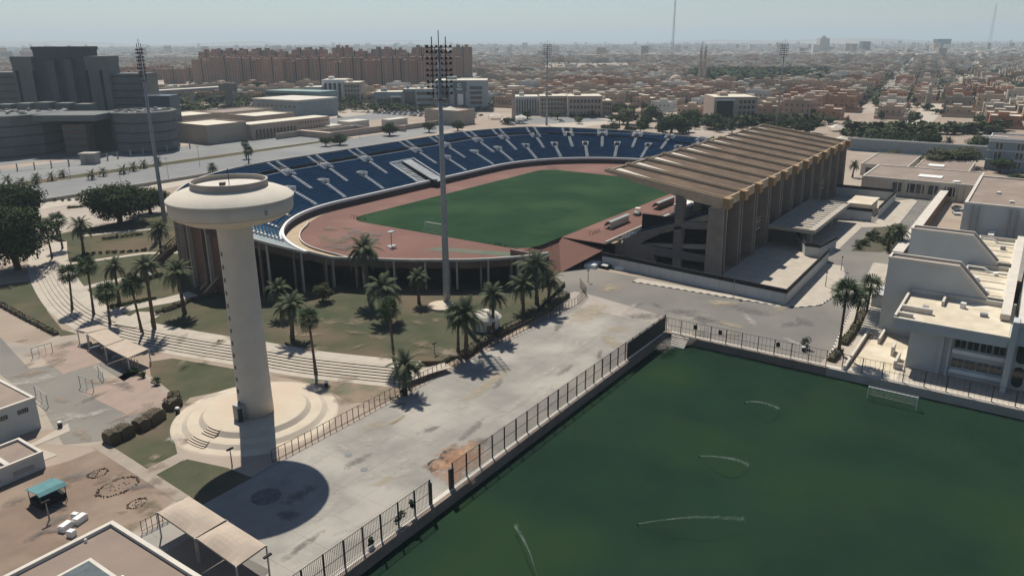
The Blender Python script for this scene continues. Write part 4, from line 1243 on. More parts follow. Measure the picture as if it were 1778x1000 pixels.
# tall arched wall at the edge of the picture
m = MB(); m.box(140.6, 143.4, -2.3, -1.4, 0, 12.4); m.build('pier', M['wallw'], sc)
m = MB(); m.box(141.6, 160, -16, -2.3, 8.2, 11.4); m.build('upper_storey', mat('pale_blue_wall', (.40,.44,.44), (.34,.38,.385), scale=.3), sc)
m = MB(); m.box(143.3, 160, -16, -2.3, 0, 8.2); m.build('entrance_wall', M['wallw'], sc)
m = MB(); m.box(141.4, 190, -16, -2.0, 11.4, 12.2); m.build('upper_roof', M['pale'], sc)
def arch(y, z0, z1, w):
    m = MB(); pts = []
    r = min(w/2, (z1 - z0)/2)
    for i in range(9):
        a = math.pi*i/8; pts.append((y - math.cos(a)*w/2*-1, z1 - r + math.sin(a)*r))
    for i in range(9):
        a = math.pi + math.pi*i/8; pts.append((y - math.cos(a)*w/2*-1, z0 + r + math.sin(a)*r))
    m.plate(pts, 143.18, 143.28, 'x'); m.build('arched_window', M['glass'], sc)
for y in (-3.6, -5.9, -8.2, -10.5):
    arch(y, 4.6, 8.0, 1.6); arch(y, .4, 4.0, 1.6)
# stair walls: tall slabs with a sloping end
for i, x in enumerate((158.7, 187.0)):
    m = MB()
    top = 15.3
    m.plate([(20.4, 0), (20.4, top), (8.6, top), (3.4, 9.8), (3.4, 8.6), (8.6, 8.6), (8.6, 0)], x, x + 3.6, 'x'); m.build('gable_wall', M['wallw'], sc)
    m = MB()
    for a, c in ((x - .1, x + .35), (x + 3.25, x + 3.7)):
        m.plate([(20.5, top), (20.5, top + .5), (8.4, top + .5), (3.0, 10.2), (3.4, 9.8), (8.6, top)], a, c, 'x')
    m.box(x + .35, x + 3.25, 20.1, 20.5, top, top + .5)
    m.build('coping', M['pale'], sc)
    m = MB(); m.plate([(20.1, top + .04), (8.5, top + .04), (3.3, 9.9), (3.3, 9.8), (20.1, top - .1)], x + .35, x + 3.25, 'x'); m.build('sloping_top', M['roofbr'], sc)
# lower terraces between the slabs
for (x0, x1) in ((162.3, 187.0), (190.6, 216.0)):
    flat(sc, x0, x1, .6, 8.4, 8.8, M['wallw'], M['roofcr'], par=.9, pm=M['pale'])
    m = MB(); m.box(x0 + 1, x1 - 1, 8.5, 19.5, 0, 4.5); m.build('low_wing', M['wallw'], sc)
    m = MB(); m.plate([(8.3, 9.9), (5.2, 9.9), (4.2, 9.2), (1.0, 9.2), (1.0, 8.9), (4.4, 8.9), (5.4, 9.6), (8.3, 9.6)], x1 - 3.5, x1 - 3.1, 'x'); m.build('duct', M['white'], sc)
    for k in range(4):
        m = MB(); m.box(x0 + 4 + k*5, x0 + 4.35 + k*5, .8, 8.2, 8.85, 9.0); m.build('roof_joint', M['pale'], sc)
ru_ = random.Random(8)
for (ux, uy, uz) in ((151,3,9.3),(154,6.5,9.3),(149,12,9.3),(168,4,8.9),(176,6,8.9),(182,3,8.9),(198,5,8.9),(207,3,8.9),(170,-6,11.5),(185,-9,11.5),(200,-5,11.5),(266,4,9.7),(275,-6,9.7),(280,8,9.7)):
    m = MB(); m.rbox((ux, uy), ru_.uniform(.8,1.6), ru_.uniform(.7,1.2), uz, uz + ru_.uniform(.5,1.0), ru_.uniform(-.3,.3)); m.build('roof_unit', M['metal'] if ux % 2 else M['white'], sc)
m = MB(); m.box(150, 216, -.9, .6, 9.6, 10.6); m.build('link_roof', M['pale'], sc)
for k in range(4):
    m = MB(); m.box(160 + k*16, 161 + k*16, -.8, .5, 0, 9.6); m.build('link_column', M['wallw'], sc)
m = MB(); m.box(160.2, 222, -16, -2.0, 0, 11.2); m.build('east_wing', M['wallw'], sc)
m = MB(); m.box(160.4, 221.6, -15.6, -2.4, 11.2, 11.5); m.build('east_roof', M['roofcr'], sc)
# lower annex with steps at the left
m = MB(); m.box(166, 172.5, 20.4, 23.4, 0, 5.6); m.build('stair_annex', M['wallw'], sc)
m = MB()
for k in range(12):
    m.box(164.6 - k*.75, 165.1 - k*.75, 19.4, 23.4, 0, 3.0 - k*.24)
m.build('outside_stair', M['pale'], sc)
m = MB(); m.box(159, 165.4, 18.9, 19.35, 0, 3.4); m.box(152, 159, 18.9, 19.3, 0, 1.2); m.build('stair_wall', M['pale'], sc)
# sunny yard with ramp walls
sheet('school_yard', [(135.3, 13.6), (135.3, 21.5), (158.6, 20.4), (158.6, 13.6)], .05, M['roofcr'])
sheet('school_yard', [(135.3, -40), (135.3, 13.6), (143, 13.6), (143, -40)], .054, M['path'])
b = MB(); b.box(135.3, 158, 21.6, 22.0, 0, .9); b.box(141, 146.5, 14.4, 14.8, 0, 1.5); b.box(141, 141.4, 13.3, 14.4, 0, 1.2); b.box(147, 150, 15.8, 16.2, 0, 1.8)
tag(b.build('yard_wall', M['pale']), 'low cream ramp walls round the sunny yard in front of the school', 'wall')
# second school block with the big brown roof
sb2 = thing('hall_building', 'large hall with a wide flat brown roof at the right edge beyond the school', 'hall', (285, 2, 0))
flat(sb2, 257.5, 313, -22, 15.4, 9.6, M['wallw'], M['roofbr'], par=.5, pt=.8, pm=M['pale'])
for k in range(5):
    m = MB(); m.rbox((256.6 - k*2.9, 7.0 + k*.2), 1.9, 1.5, 2.2 - k*.4, 2.7 - k*.4, 0); m.build('entrance_step', M['white'], sb2)
m = MB(); m.box(245, 257.5, -22, -1, 6.2, 6.8); m.build('porch_roof', M['wallw'], sb2)
m = MB(); m.box(257.2, 257.45, -12, -1.4, .5, 5.6); m.build('porch_glazing', M['glass'], sb2)
for y in (13.0, 11.4, 3.5, 1.8):
    m = MB(); m.box(256.9, 257.45, y - .18, y + .18, 0, 9.4); m.build('downpipe', M['metal'], sb2)
flat(sb2, 296, 306, -8, 2, 13.0, M['wallw'], M['roofcr'], par=.4, z0=9.6, wname='penthouse_wall', rname='penthouse_roof')
m = MB(); m.box(289, 296, -6, 0, 9.66, 10.6); m.box(291, 296, -5, -1, 10.6, 11.6); m.build('roof_steps', M['pale'], sb2)
sheet('court', [(216, -14), (257.5, -14), (257.5, 23), (216, 23)], .05, mat('court_paving', (.23,.215,.195), (.19,.175,.16), scale=.3))
sheet('court_path', [(236, 15.5), (257, 15.5), (257, 20.4), (236, 20.4)], .07, M['path'])
# corridor wall along the road
cw = thing('corridor_wall', 'long pale wall with a brown inner face between the road and the courtyard', 'wall', (265, 24, 0))
m = MB(); m.box(212, 318, 24.6, 26.6, 0, 3.6); m.build('wall', M['wallw'], cw)
m = MB(); m.box(212, 318, 24.25, 24.58, 0, 3.4); m.build('brown_face', M['brown'], cw)
m = MB(); m.box(211.8, 318.2, 24.2, 26.8, 3.6, 3.9); m.build('coping', M['pale'], cw)
for k in range(4):
    x = 234 + k*6; tree(x, 21.5, 2.6, 3.0, 'small dark bush tree in the narrow court behind the corridor wall', MID[k % 2], group='bushes in the narrow court')
# ------------------------------------------------------------------ low brown roofed building at the end of the road
lb_ = thing('low_building', 'long single storey tan building with a brown roof and dark windows across the road end', 'building', (328, 35, 0))
flat(lb_, 312.5, 345, 15.8, 53.6, 6.2, M['cream'], M['roofbr'], par=.35, pt=.6, pm=M['pale'])
for y, w in ((41.5, 3.4), (35, 5.5), (29.5, 3.4), (24, 3.2)):
    window_x(lb_, 312.5, y - w/2, y + w/2, 1.8, 5.0, 3, M['dark'])
for k in range(19):
    m = MB(); y = 17 + k*2; m.box(312.0, 312.5, y - .14, y + .14, 0, 6.1); m.build('pilaster', M['cream'], lb_)
m = MB(); m.box(322, 328, 28, 36, 6.25, 6.6); m.build('skylight', M['white'], lb_)
m = MB(); m.lathe((316.5, 22.5), [(1.3, 6.2), (1.3, 6.7), (1.1, 6.9)], seg=20); m.build('roof_vent', M['white'], lb_)
b2 = thing('low_building', 'small tan flat roofed building behind the long brown roofed one', 'building', (372, 55, 0))
flat(b2, 355, 395, 44, 62, 4.6, M['cream'], M['roofbr'], par=.4)
window_x(b2, 355, 56, 60, 1.2, 3.4, 3); 
b3 = thing('low_building', 'tan low building with a white skylight among the dry trees right of the grandstand', 'building', (380, 32, 0))
flat(b3, 360, 392, 22, 42, 4.0, M['cream'], M['roofbr'], par=.3)
m = MB(); m.box(368, 374, 32, 38, 4.0, 4.4); m.build('skylight', M['white'], b3)
fw_ = thing('boundary_wall', 'long blue grey boundary wall with white tents above it right of the grandstand roof', 'wall', (436, 52, 0))
m = MB(); m.box(434, 436, 14, 84, 0, 6.4); m.build('wall', M['bluegrey'], fw_)
m = MB(); m.box(433.6, 434.0, 14, 84, 6.0, 6.6); m.build('coping', M['white'], fw_)
b4 = thing('office_block', 'blue grey three storey block with white framed windows at the right edge', 'office block', (412, 0, 0))
flat(b4, 400, 422, -22, 19, 13.4, M['bluegrey'], M['roofbr'], par=.7, pm=M['white'])
for z0 in (1.4, 5.4, 9.4):
    for k in range(5):
        y = 14.5 - k*8
        for d in (0, 1.5):
            window_x(b4, 400, y - 1.2 + d*1.0, y + .1 + d*1.0, z0, z0 + 2.6, 1, M['white'])
    m = MB(); m.box(399.3, 400, -22, 19, z0 + 3.2, z0 + 3.5); m.build('ledge', M['white'], b4)
for k in range(3):
    m = MB(); m.box(402 + k*1.2, 402.5 + k*1.2, 12, 22, 14.2, 14.6); m.build('pergola_beam', M['white'], b4)

# ------------------------------------------------------------------ service enclosures beside the grandstand: white walls with a dark top band
def enclosure(label, runs, h=2.9, band=.9, base=None):
    t = thing('enclosure_wall', label, 'wall', (runs[0][0][0], runs[0][0][1], 0))
    for a, c in runs:
        L = math.dist(a, c); n = max(1, int(L / 3)); ux, uy = (c[0]-a[0])/L, (c[1]-a[1])/L; an = math.atan2(uy, ux)
        for i in range(n):
            u = L*(i+.5)/n; m = MB(); m.rbox((a[0]+ux*u, a[1]+uy*u), L/n - .05, .2, 0, h, an)
            m.build('panel', M['wallw'], t)
        m = MB(); m.rbox(((a[0]+c[0])/2, (a[1]+c[1])/2), L, .26, h, h + band, an); m.build('dark_band', M['dark'], t)
    return t
enclosure('white panelled wall with a black top band round the near end of the grandstand', [((169.8, 88.6), (169.6, 84.0)), ((169.6, 84.0), (165.0, 40.4)), ((165.0, 40.4), (204, 40.9)), ((209, 44), (209, 47.5))], 2.7, 1.0)
enclosure('short white wall with a black top band angled under the entrance canopy', [((204, 40.9), (207.5, 41.2)), ((209, 47.5), (224, 54)), ((209, 44), (222, 42.5))], 2.6, .8)
enclosure('white wall with a black top band round the small yard beyond the entrance canopy', [((302, 64), (302, 39.8)), ((302, 39.8), (268, 39.6)), ((262, 40.5), (262, 47)), ((262, 47), (258, 57))], 3.2, 1.0)
m = MB(); m.box(272, 286, 43, 50, 0, 3.2, 0); m.box(271.6, 286.4, 42.6, 50.4, 3.2, 3.6, 1)
tag(m.build('store_shed', [M['cream'], M['roofcr']]), 'small cream roofed shed inside the far white walled yard', 'shed')
m = MB(); m.rbox((314, 24.5), 2.2, 3.6, .2, 2.0, .2); m.rbox((314, 24.5), 1.8, 3.0, 2.0, 2.3, .2)
tag(m.build('waste_skip', M['dark']), 'dark waste skip standing in front of the long brown roofed building', 'skip')
for (px_, py_, w_, d_, h_, a_, mt_, lab_) in ((1003, 452, 5, 3, .8, .2, 'dark', 'dark covered pile beside the red ramp at the grandstand wall'), (1030, 458, 5, 3.2, .9, .1, 'white', 'white covered pile in the middle of the stored goods by the grandstand wall'), (1055, 460, 4.5, 2.6, .8, -.1, 'dark', 'dark flat pile right of the white covered one'), (1078, 462, 3.5, 2.4, .7, .15, 'white', 'small white pile farthest right of the stored goods')):
    x, y = P(px_, py_ + 4); t = thing('covered_pile', lab_, 'pile', (x, y, 0))
    m = MB(); m.rbox((x, y), w_, d_, 0, h_, a_, s2=.92); m.build('stack', M[mt_], t)
    m = MB(); m.rbox((x, y), w_*.8, d_*.75, h_, h_ + .25, a_ + .08, s2=.8); m.build('cover', M['white'] if mt_ == 'white' else M['metal'], t)
# pavements with striped kerbs
def kerbed(pts, name, m):
    b = MB(); b.prism(pts, .0, .13, 0); tag(b.build(name, [m]), kind='structure')
kerbed([(161.8, 76), (165, 76), (165, 40.2), (204, 40.8), (204, 36.8), (196, 34.6), (178, 32.9), (169, 34.0), (165.2, 37.5), (163.6, 41)][::-1], 'pavement', M['path'])
kerbed([(262, 39.3), (302, 39.5), (309, 35.2), (307, 33.2), (264, 32.6), (256, 36), (252, 41), (258, 44)][::-1], 'pavement', M['path'])
kerbed([(141, 22.2), (141, 25.4), (212, 30.6), (212, 26.8), (158, 22.2)][::-1], 'pavement', M['path'])
kw = MB(); kb = MB()
def kerb_blocks(pts):
    acc = 0
    for a, c in zip(pts, pts[1:]):
        L = math.dist(a, c); n = int(L / .9); an = math.atan2(c[1]-a[1], c[0]-a[0])
        for i in range(n):
            t = (i+.5)/n; (kw if i % 2 else kb).rbox((a[0]+(c[0]-a[0])*t, a[1]+(c[1]-a[1])*t), .86, .22, 0, .17, an)
kerb_blocks([(161.7, 76), (163.5, 41), (165.1, 37.4), (169, 33.9), (178, 32.8), (196, 34.5), (204.1, 36.7)])
kerb_blocks([(141, 25.5), (212, 30.7)]); kerb_blocks([(256, 35.9), (264, 32.5), (307, 33.1)])
kt = thing('kerb_line', 'black and white painted kerb stones along the curving service road', 'kerb', (170, 34, 0))
tag(kw.build('white_stone', M['white'], kt), kind='stuff'); tag(kb.build('black_stone', M['black'], kt), kind='stuff')
# ------------------------------------------------------------------ lower left: low buildings, shade tents, playground bits
b = thing('white_building', 'white flat roofed building with a strip of grilled windows at the left edge', 'building', (40, 130, 0))
cx1, cy1 = P(72, 742)
x_e, y_e = cx1, cy1
flat(b, x_e - .2 - 16, x_e, y_e, y_e + 26, 4.9, M['wallw'], M['roofbr'], par=.25, pt=.4, pm=M['pale'])
for k, (o, w) in enumerate(((2.0, 1.5), (5.2, 2.2), (9.5, .9))):
    m = MB(); yy = y_e - .06
    xx = x_e - o
    m.box(xx - w/2, xx + w/2, yy - .02, yy + .05, 3.3, 3.95, 0)
    for q in range(int(w/.3)): m.box(xx - w/2 + q*.3, xx - w/2 + q*.3 + .06, yy - .06, yy - .02, 3.25, 4.0, 1)
    m.build('grilled_window', [M['glass'], M['metal']], b)
b = thing('low_annex', 'low annex with two brown roof panels and a white parapet at the left edge', 'annex', (34, 112, 0))
ax, ay = P(80, 812)
flat(b, ax - 13, ax, ay - 0, ay + 6.8, 2.2, M['wallw'], M['roofbr'], par=.4, pt=.35, pm=M['pale'])
m = MB(); m.box(ax - 4.6, ax - 4.0, ay + .3, ay + 6.5, 2.25, 2.6); m.build('roof_rib', M['pale'], b)
for o in (1.4, 5.6):
    m = MB(); m.box(ax - o - 2.6, ax - o, ay - .08, ay - .02, .7, 1.3); m.build('louvre', M['metal'], b)
sheet('yard_paving', [P(0,790,0), P(60,768), P(118,735), P(122,748), P(60,775), P(100,790), P(-50,850)], .06, M['path'])
x, y = P(88, 872)
b = thing('market_stall', 'teal roofed shelter on dark legs beside the low annex', 'shelter', (x, y, 0))
m = MB(); m.plate([(y + 2.2, 2.0), (y - .9, 2.5), (y - 1.5, 2.2), (y - 1.5, 2.12), (y - .9, 2.42), (y + 2.2, 1.92)], x - 1.7, x + 1.7, 'x'); m.build('teal_roof', mat('teal_sheet', (.10,.22,.23), (.07,.17,.18), scale=.8), b)
m = MB(); m.box(x - 1.6, x + 1.6, y - .8, y + 1.8, .1, .9); m.build('dark_counter', M['dark'], b)
for sx in (-1.5, 1.5):
    for sy in (-1.2, 2.0):
        m = MB(); m.bar((x + sx, y + sy, 0), (x + sx, y + sy, 2.1), .08, .08); m.build('leg', M['black'], b)
# near roof with a raised cream rim and an inner courtyard
nb = thing('near_building', 'brown flat roofed building with a cream parapet cut by the bottom left corner', 'building', (25, 70, 0))
zt = 4.4
p0 = P(195, 903, zt); 
X1, Y1 = p0
m = MB(); m.box(X1 - 30, X1, Y1 - 30, Y1, 0, zt - .5); m.build('wall', M['cream'], nb)
m = MB(); m.box(X1 - 29.5, X1 - .5, Y1 - 29.5, Y1 - 8.5, zt - .5, zt - .42); m.box(X1 - 29.5, X1 - 7.6, Y1 - 8.5, Y1 - .5, zt - .5, zt - .42); m.box(X1 - 7.6, X1 - .5, Y1 - 8.5, Y1 - .5, zt - .5, zt - .42); m.build('roof', M['roofbr'], nb)
m = MB(); m.box(X1 - 30, X1 + .05, Y1 - .45, Y1 + .05, zt - .5, zt); m.box(X1 - .45, X1 + .05, Y1 - 30, Y1 - .45, zt - .5, zt); m.build('parapet', M['pale'], nb)
q0 = P(157, 966, zt)
m = MB(); m.box(q0[0] - 8, q0[0], q0[1] - 9, q0[1], zt - .42, zt - .1, 0); m.build('court_rim', M['pale'], nb)
m = MB(); m.box(q0[0] - 7.6, q0[0] - .4, q0[1] - 8.6, q0[1] - .4, zt - .1, zt - .06); m.build('skylight_well', mat('dull_well', (.10,.125,.135), (.07,.085,.09), scale=1.5), nb)
m = MB(); m.lathe(P(148, 935, zt), [(.16, zt - .42), (.16, zt - .1), (.1, zt)], seg=10); m.lathe(P(212, 998, zt), [(.16, zt - .42), (.16, zt - .1)], seg=10); m.build('roof_vent', M['white'], nb)
for px_, py_, w in ((115, 918, 1.5), (140, 905, 1.6), (125, 930, .7), (132, 900, .6)):
    x, y = P(px_, py_); m = MB(); m.rbox((x, y), w, .9, 0, .7, .3); m.rbox((x, y), w*.9, .8, .72, .8, .3)
    tag(m.build('cooling_unit', M['white']), 'white air conditioning boxes on the reddish soil behind the near brown roof', 'machine', 'white units behind the near building')
# fabric shade tents over the yard
M['fabric'] = mat('shade_fabric', (.42,.345,.27), (.37,.30,.235), scale=.6)
def tent(c, label, base=True):
    cen = [sum(p[k] for p in c)/4 for k in range(3)]
    t = thing('shade_tent', label, 'shade tent', (cen[0], cen[1], 0))
    m = MB(); n = 8
    def pt(u, v):
        q = [0,0,0]
        for k in range(3): q[k] = (c[0][k]*(1-u)+c[1][k]*u)*(1-v) + (c[3][k]*(1-u)+c[2][k]*u)*v
        q[2] += .9*math.sin(math.pi*u)*math.sin(math.pi*v) - .35*(math.sin(math.pi*u)*(abs(2*v-1)**3) + math.sin(math.pi*v)*(abs(2*u-1)**3))*0
        return q
    for i in range(n):
        for j in range(n):
            m.face([pt(i/n,j/n), pt((i+1)/n,j/n), pt((i+1)/n,(j+1)/n), pt(i/n,(j+1)/n)])
    o = m.build('canopy', M['fabric'], t, smooth=True)
    for i in range(4):
        a = c[i]; d = c[(i+1) % 4]
        m = MB(); m.bar((a[0], a[1], 0), a, .14, .14); m.build('post', M['metal'], t)
        m = MB(); m.bar((a[0], a[1], a[2]-.1), (d[0], d[1], d[2]-.1), .1, .1); m.build('edge_beam', M['black'], t)
tz = 3.4
def C(px_, py_, z): x, y = P(px_, py_, z); return (x, y, z)
tent([C(273,889,tz), C(328,861,tz), C(392,902,tz), C(338,934,tz)], 'farther of the two sand coloured fabric shade tents at the bottom left')
tent([C(341,934,tz), C(395,904,tz), C(462,946,tz), C(410,983,tz)], 'nearer of the two sand coloured fabric shade tents at the bottom left')
sheet('shaded_court', [P(285,960), P(345,925), P(470,990), P(420,1040), P(340,1010)], .05, M['asphalt'])
m = MB()
for k in range(9):
    x, y = P(247 + k*9, 925 - k*4.6); m.bar((x, y, 0), (x, y, 1.7), .06, .06)
    x2, y2 = P(247 + (k+1)*9, 925 - (k+1)*4.6); m.bar((x, y, 1.6), (x2, y2, 1.6), .05, .05); m.bar((x, y, .3), (x2, y2, .3), .05, .05)
tag(m.build('yard_railing', M['black']), 'thin dark railing between the near brown roof and the shade tents', 'railing')
# small shade structure by the curved stairs: three flat tan panels on a frame
sh = thing('shade_structure', 'long shade structure with three tan roof panels beside the curved garden stairs', 'shade structure', (68, 135, 0))
zc = 2.9
cs = [((133,574),(178,568)), ((152,589),(206,580)), ((195,601),(232,592)), ((230,619),(262,608))]
for i, (a, c, d, e) in enumerate([((134,573),(172,564),(188,570),(152,578)), ((150,580),(186,571),(216,589),(182,601)), ((182,602),(217,590),(258,606),(222,622))]):
    m = MB(); m.prism([P(*q, zc) for q in (a, c, d, e)][::-1], zc - .12, zc + .06); m.build('roof_panel', M['fabric'], sh)
    for q in (a, c, d, e):
        x, y = P(*q, zc); m = MB(); m.bar((x, y, 0), (x, y, zc - .12), .16, .16); m.build('post', M['pale'], sh)
for i, q in enumerate([(150,600),(165,606),(190,615),(205,620)]):
    x, y = P(*q); m = MB(); m.box(x - 1, x + 1, y - .3, y + .3, 0, .5); m.build('bench', M['bluegrey'], sh)
sheet('shaded_floor', [P(134,610), P(160,598), P(245,645), P(215,662)], .045, M['asphalt'])
for i, (a, c) in enumerate([((210,628),(258,648)),]):
    m = MB()
    for k in range(6):
        x, y = P(215+k*5, 632+k*1.2); m.bar((x,y,0),(x,y,1.5),.12,.12)
    tag(m.build('low_screen', M['fabric']), 'short slatted screen at the lower end of the shade structure', 'screen')
# frames on the sandy yard
def frame(a, c, h, label, n=2):
    m = MB(); (x0, y0), (x1, y1) = P(*a), P(*c)
    m.bar((x0,y0,0),(x0,y0,h),.09,.09); m.bar((x1,y1,0),(x1,y1,h),.09,.09); m.bar((x0,y0,h),(x1,y1,h),.09,.09)
    m.bar((x0,y0,.05),(x1,y1,.05),.07,.07)
    for k in range(1, n): m.bar((x0+(x1-x0)*k/n,y0+(y1-y0)*k/n,0),(x0+(x1-x0)*k/n,y0+(y1-y0)*k/n,h),.05,.05)
    tag(m.build('goal_frame', M['metal']), label, 'goal frame')
frame((57,622),(92,612), 2.0, 'rusty goal frame at the upper end of the sandy yard', 3)
frame((140,672),(163,680), 2.2, 'tall double frame in the middle of the sandy yard')
frame((63,690),(84,707), 2.2, 'thin frame at the corner of the white building')
frame((172,650),(180,662), 1.8, 'small triangular frame standing near the shade structure')
def fence(name, label, pts, h, sp, m, rail=2, post=.07, z=0, panel=None, pick=None):
    t = thing(name, label, 'fence', (pts[0][0], pts[0][1], z))
    for a, c in zip(pts, pts[1:]):
        L = math.dist(a, c); n = max(1, round(L/sp)); an = math.atan2(c[1]-a[1], c[0]-a[0])
        me = None
        for i in range(n + 1):
            x, y = a[0]+(c[0]-a[0])*i/n, a[1]+(c[1]-a[1])*i/n
            if me is None:
                b = MB(); b.box(-post/2, post/2, -post/2, post/2, 0, h); me = b.mesh('post', m)
            instance(me, 'post', (x - pts[0][0], y - pts[0][1], 0), an, 1, t)
        for k in range(rail):
            zz = z + (.12 if k == 0 else h * k / (rail - 1) - .05)
            b = MB(); b.bar((a[0], a[1], zz), (c[0], c[1], zz), .06, .06); b.build('rail', m, t)
        if pick:
            b = MB(); k = int(L/pick); dx, dy = (c[0]-a[0])/L, (c[1]-a[1])/L
            for i in range(k):
                x, y = a[0]+dx*(i+.5)*pick, a[1]+dy*(i+.5)*pick
                s = .018
                b.box(x - s, x + s, y - s, y + s, z + .1, z + h - .05)
            tag(b.build('bar', m, t), kind='stuff')
    return t
FB = mat('fence_black', (.03,.028,.026), (.05,.042,.036), rough=.6, scale=2)
FR = mat('fence_brown', (.07,.045,.035), (.10,.065,.05), rough=.7, scale=2)
fence('picket_fence', 'long reddish brown picket fence between the water tower and the plaza', [(58, 80.9), (103, 80.6), (139.6, 78.6)], 1.9, 1.2, FR, 2, .08)
fence('gate_fence', 'rusty fence panels of the open stadium gate at the top of the plaza', [(139.6, 78.6), (146, 80), (151, 84.5)], 2.2, 1.0, FR, 3, .08)
fence('field_fence', 'tall black fence along the plaza side of the training field', [(67.4, 56.1), (85, 56.0), (135.2, 55.9)], 3.5, 3.0, FB, 3, .16, .16, pick=.25)
fence('field_fence', 'short black fence with an open gate at the bottom of the plaza', [(30, 55.9), (45, 55.9), (62.6, 55.9)], 3.5, 3.0, FB, 3, .16, .16, pick=.25)
fence('field_fence', 'black fence between the service road and the training field with dark plates on it', [(135.2, 55.6), (135.2, 24.9)], 3.0, 3.0, FB, 3, .12, .16, pick=.75)
fence('field_fence', 'tall thin fence in front of the white school along the training field', [(135.4, 22.2), (135.4, -30)], 3.0, 3.2, FR, 3, .14, .05, pick=.8)
fence('court_fence', 'low thin fence along the corridor wall beside the service road', [(212, 27.2), (316, 27.2)], 1.2, 6, M['metal'], 1, .06, 3.9)
m = MB(); m.box(118, 135.1, 55.78, 55.84, .25, 3.35); tag(m.build('shade_net', mat('black_net', (.03,.03,.03), (.05,.045,.04), scale=3)), 'black netting on the last panels of the plaza fence at its far corner', 'netting')
tg = MB(); 
for y in (49.5, 44.5, 33.5): tg.box(135.0, 135.08, y - .35, y + .35, 1.9, 2.8)
tag(tg.build('notice_plate', M['dark']), 'three dark plates fixed to the fence by the service road', 'plate')
m = MB()
for k in range(9): m.box(135.1, 136.5, 55.3 - k*.18 - 1.2, 56.4, .0, .05) if False else None
for k in range(7):
    m.box(FX1 - 2.6 + k*.36, FX1, 50.4, 54.0, TZ, TZ + (k+1)*(-TZ)/7.0)
tag(m.build('field_steps', M['pale']), 'flight of pale steps going down to the training field in its far corner', 'steps')
for q_, l_ in (((66.5, 67.3, 55.8, 56.1, 0, 3.1), 'wide dark gate post at the upper side of the fence opening'), ((62.5, 62.8, 55.7, 56.1, 0, 3.2), 'dark gate post at the lower side of the fence opening')):
    m = MB(); m.box(*q_); tag(m.build('gate_post', FB), l_, 'gate post')
def creeper(x, y, z, w, h, label):
    b = MB(); leaf_cloud(b, (x, y, z), w/2, .5, h/2, 260, .13, random.Random(int(x*9)), clumps=7); tag(b.build('climbing_plant', M['leaf']), label, 'climbing plant')
creeper(57.2, 56.0, 1.4, 2.6, 1.8, 'dark climbing plant on the fence beside the open gate of the plaza')
creeper(52.2, 56.0, 1.0, 1.6, 1.4, 'small climbing plant on the black fence at the bottom edge')
creeper(59.4, 56.0, 1.9, 1.4, 1.6, 'smaller clump of creeper closest to the gate opening')
# goals
def goal(x, y0, y1, z, dx, label, h=2.2, m=None):
    m_ = m or M['white']
    t = thing('football_goal', label, 'goal', (x, (y0+y1)/2, z))
    b = MB(); b.bar((x, y0, z), (x, y0, z+h), .13, .13); b.bar((x, y1, z), (x, y1, z+h), .13, .13); b.bar((x, y0, z+h), (x, y1, z+h), .13, .13); b.build('goal_frame', m_, t)
    b = MB()
    for y in (y0, y1): b.bar((x, y, z+h), (x+dx*.6, y, z+h), .07, .07); b.bar((x+dx*.6, y, z+h), (x+dx*1.8, y, z), .06, .06)
    b.bar((x+dx*1.8, y0, z+.05), (x+dx*1.8, y1, z+.05), .06, .06); b.bar((x+dx*.6, y0, z+h), (x+dx*.6, y1, z+h), .05, .05)
    b.build('stay', M['metal'], t)
    b = MB(); n = 18
    for i in range(n+1):
        y = y0 + (y1-y0)*i/n; b.bar((x+dx*.6, y, z+h), (x+dx*1.8, y, z), .007, .007)
    for i in range(6):
        k = i/6; b.bar((x+dx*(.6+1.2*k), y0, z+h*(1-k)), (x+dx*(.6+1.2*k), y1, z+h*(1-k)), .012, .012)
    tag(b.build('net', M['white'], t), kind='stuff')
goal(128.9, 9.2, 16.6, TZ, 1, 'white goal on the training field in front of the school')
goal(157.8, 130.9, 138.1, TRZ + .04, -1, 'white goal at the near end of the stadium pitch')
m = MB(); x, y = P(680, 428, TRZ); m.bar((x, y, TRZ), (x, y, TRZ+3.8), .15, .15); m.box(x-1, x+1, y-.6, y+.6, TRZ+3.8, TRZ+4.0); m.box(x-1.2, x+1.2, y-.8, y+.8, TRZ, TRZ+.2)
tag(m.build('camera_stand', M['metal']), 'thin stand with a flat top on the running track behind the near goal', 'stand')
# dugouts, cart, benches
def dugout(x0, x1, y, label, white):
    t = thing('dugout', label, 'dugout', ((x0+x1)/2, y, TRZ))
    m = MB(); k = 6; pr = []
    for i in range(k+1):
        a = math.radians(10 + 105*i/k); pr.append((y - 1.0 + 1.5*math.cos(a), TRZ + .3 + 1.9*math.sin(a)))
    inner = [(u, z - .06) for u, z in pr[::-1]]
    m.plate(pr + inner, x0, x1, 'x'); m.build('curved_roof', mat('dugout_shell', (.36,.40,.38), (.3,.34,.33), rough=.4) if 'dugout_shell' not in bpy.data.materials else bpy.data.materials['dugout_shell'], t)
    m = MB(); m.box(x0, x1, y - 1.35, y - 1.25, TRZ, TRZ + 1.9); m.build('back_panel', M['white'] if white else M['metal'], t)
    n = int((x1-x0)/1.1)
    for i in range(n+1):
        m = MB(); xx = x0 + (x1-x0)*i/n; m.bar((xx, y+.45, TRZ), (xx, y+.45, TRZ+1.2), .06, .06); m.build('strut', M['white'], t)
    m = MB(); m.box(x0+.2, x1-.2, y-1.1, y-.5, TRZ+.1, TRZ+.5); m.build('bench', M['dark'], t)
dugout(186.5, 198.5, 96.6, 'nearer long curved team dugout beside the stadium pitch', True)
dugout(217.5, 230.5, 96.2, 'farther long curved team dugout beside the stadium pitch', False)
t = thing('utility_cart', 'small pale green utility cart parked between the two dugouts', 'cart', (207.8, 97, TRZ))
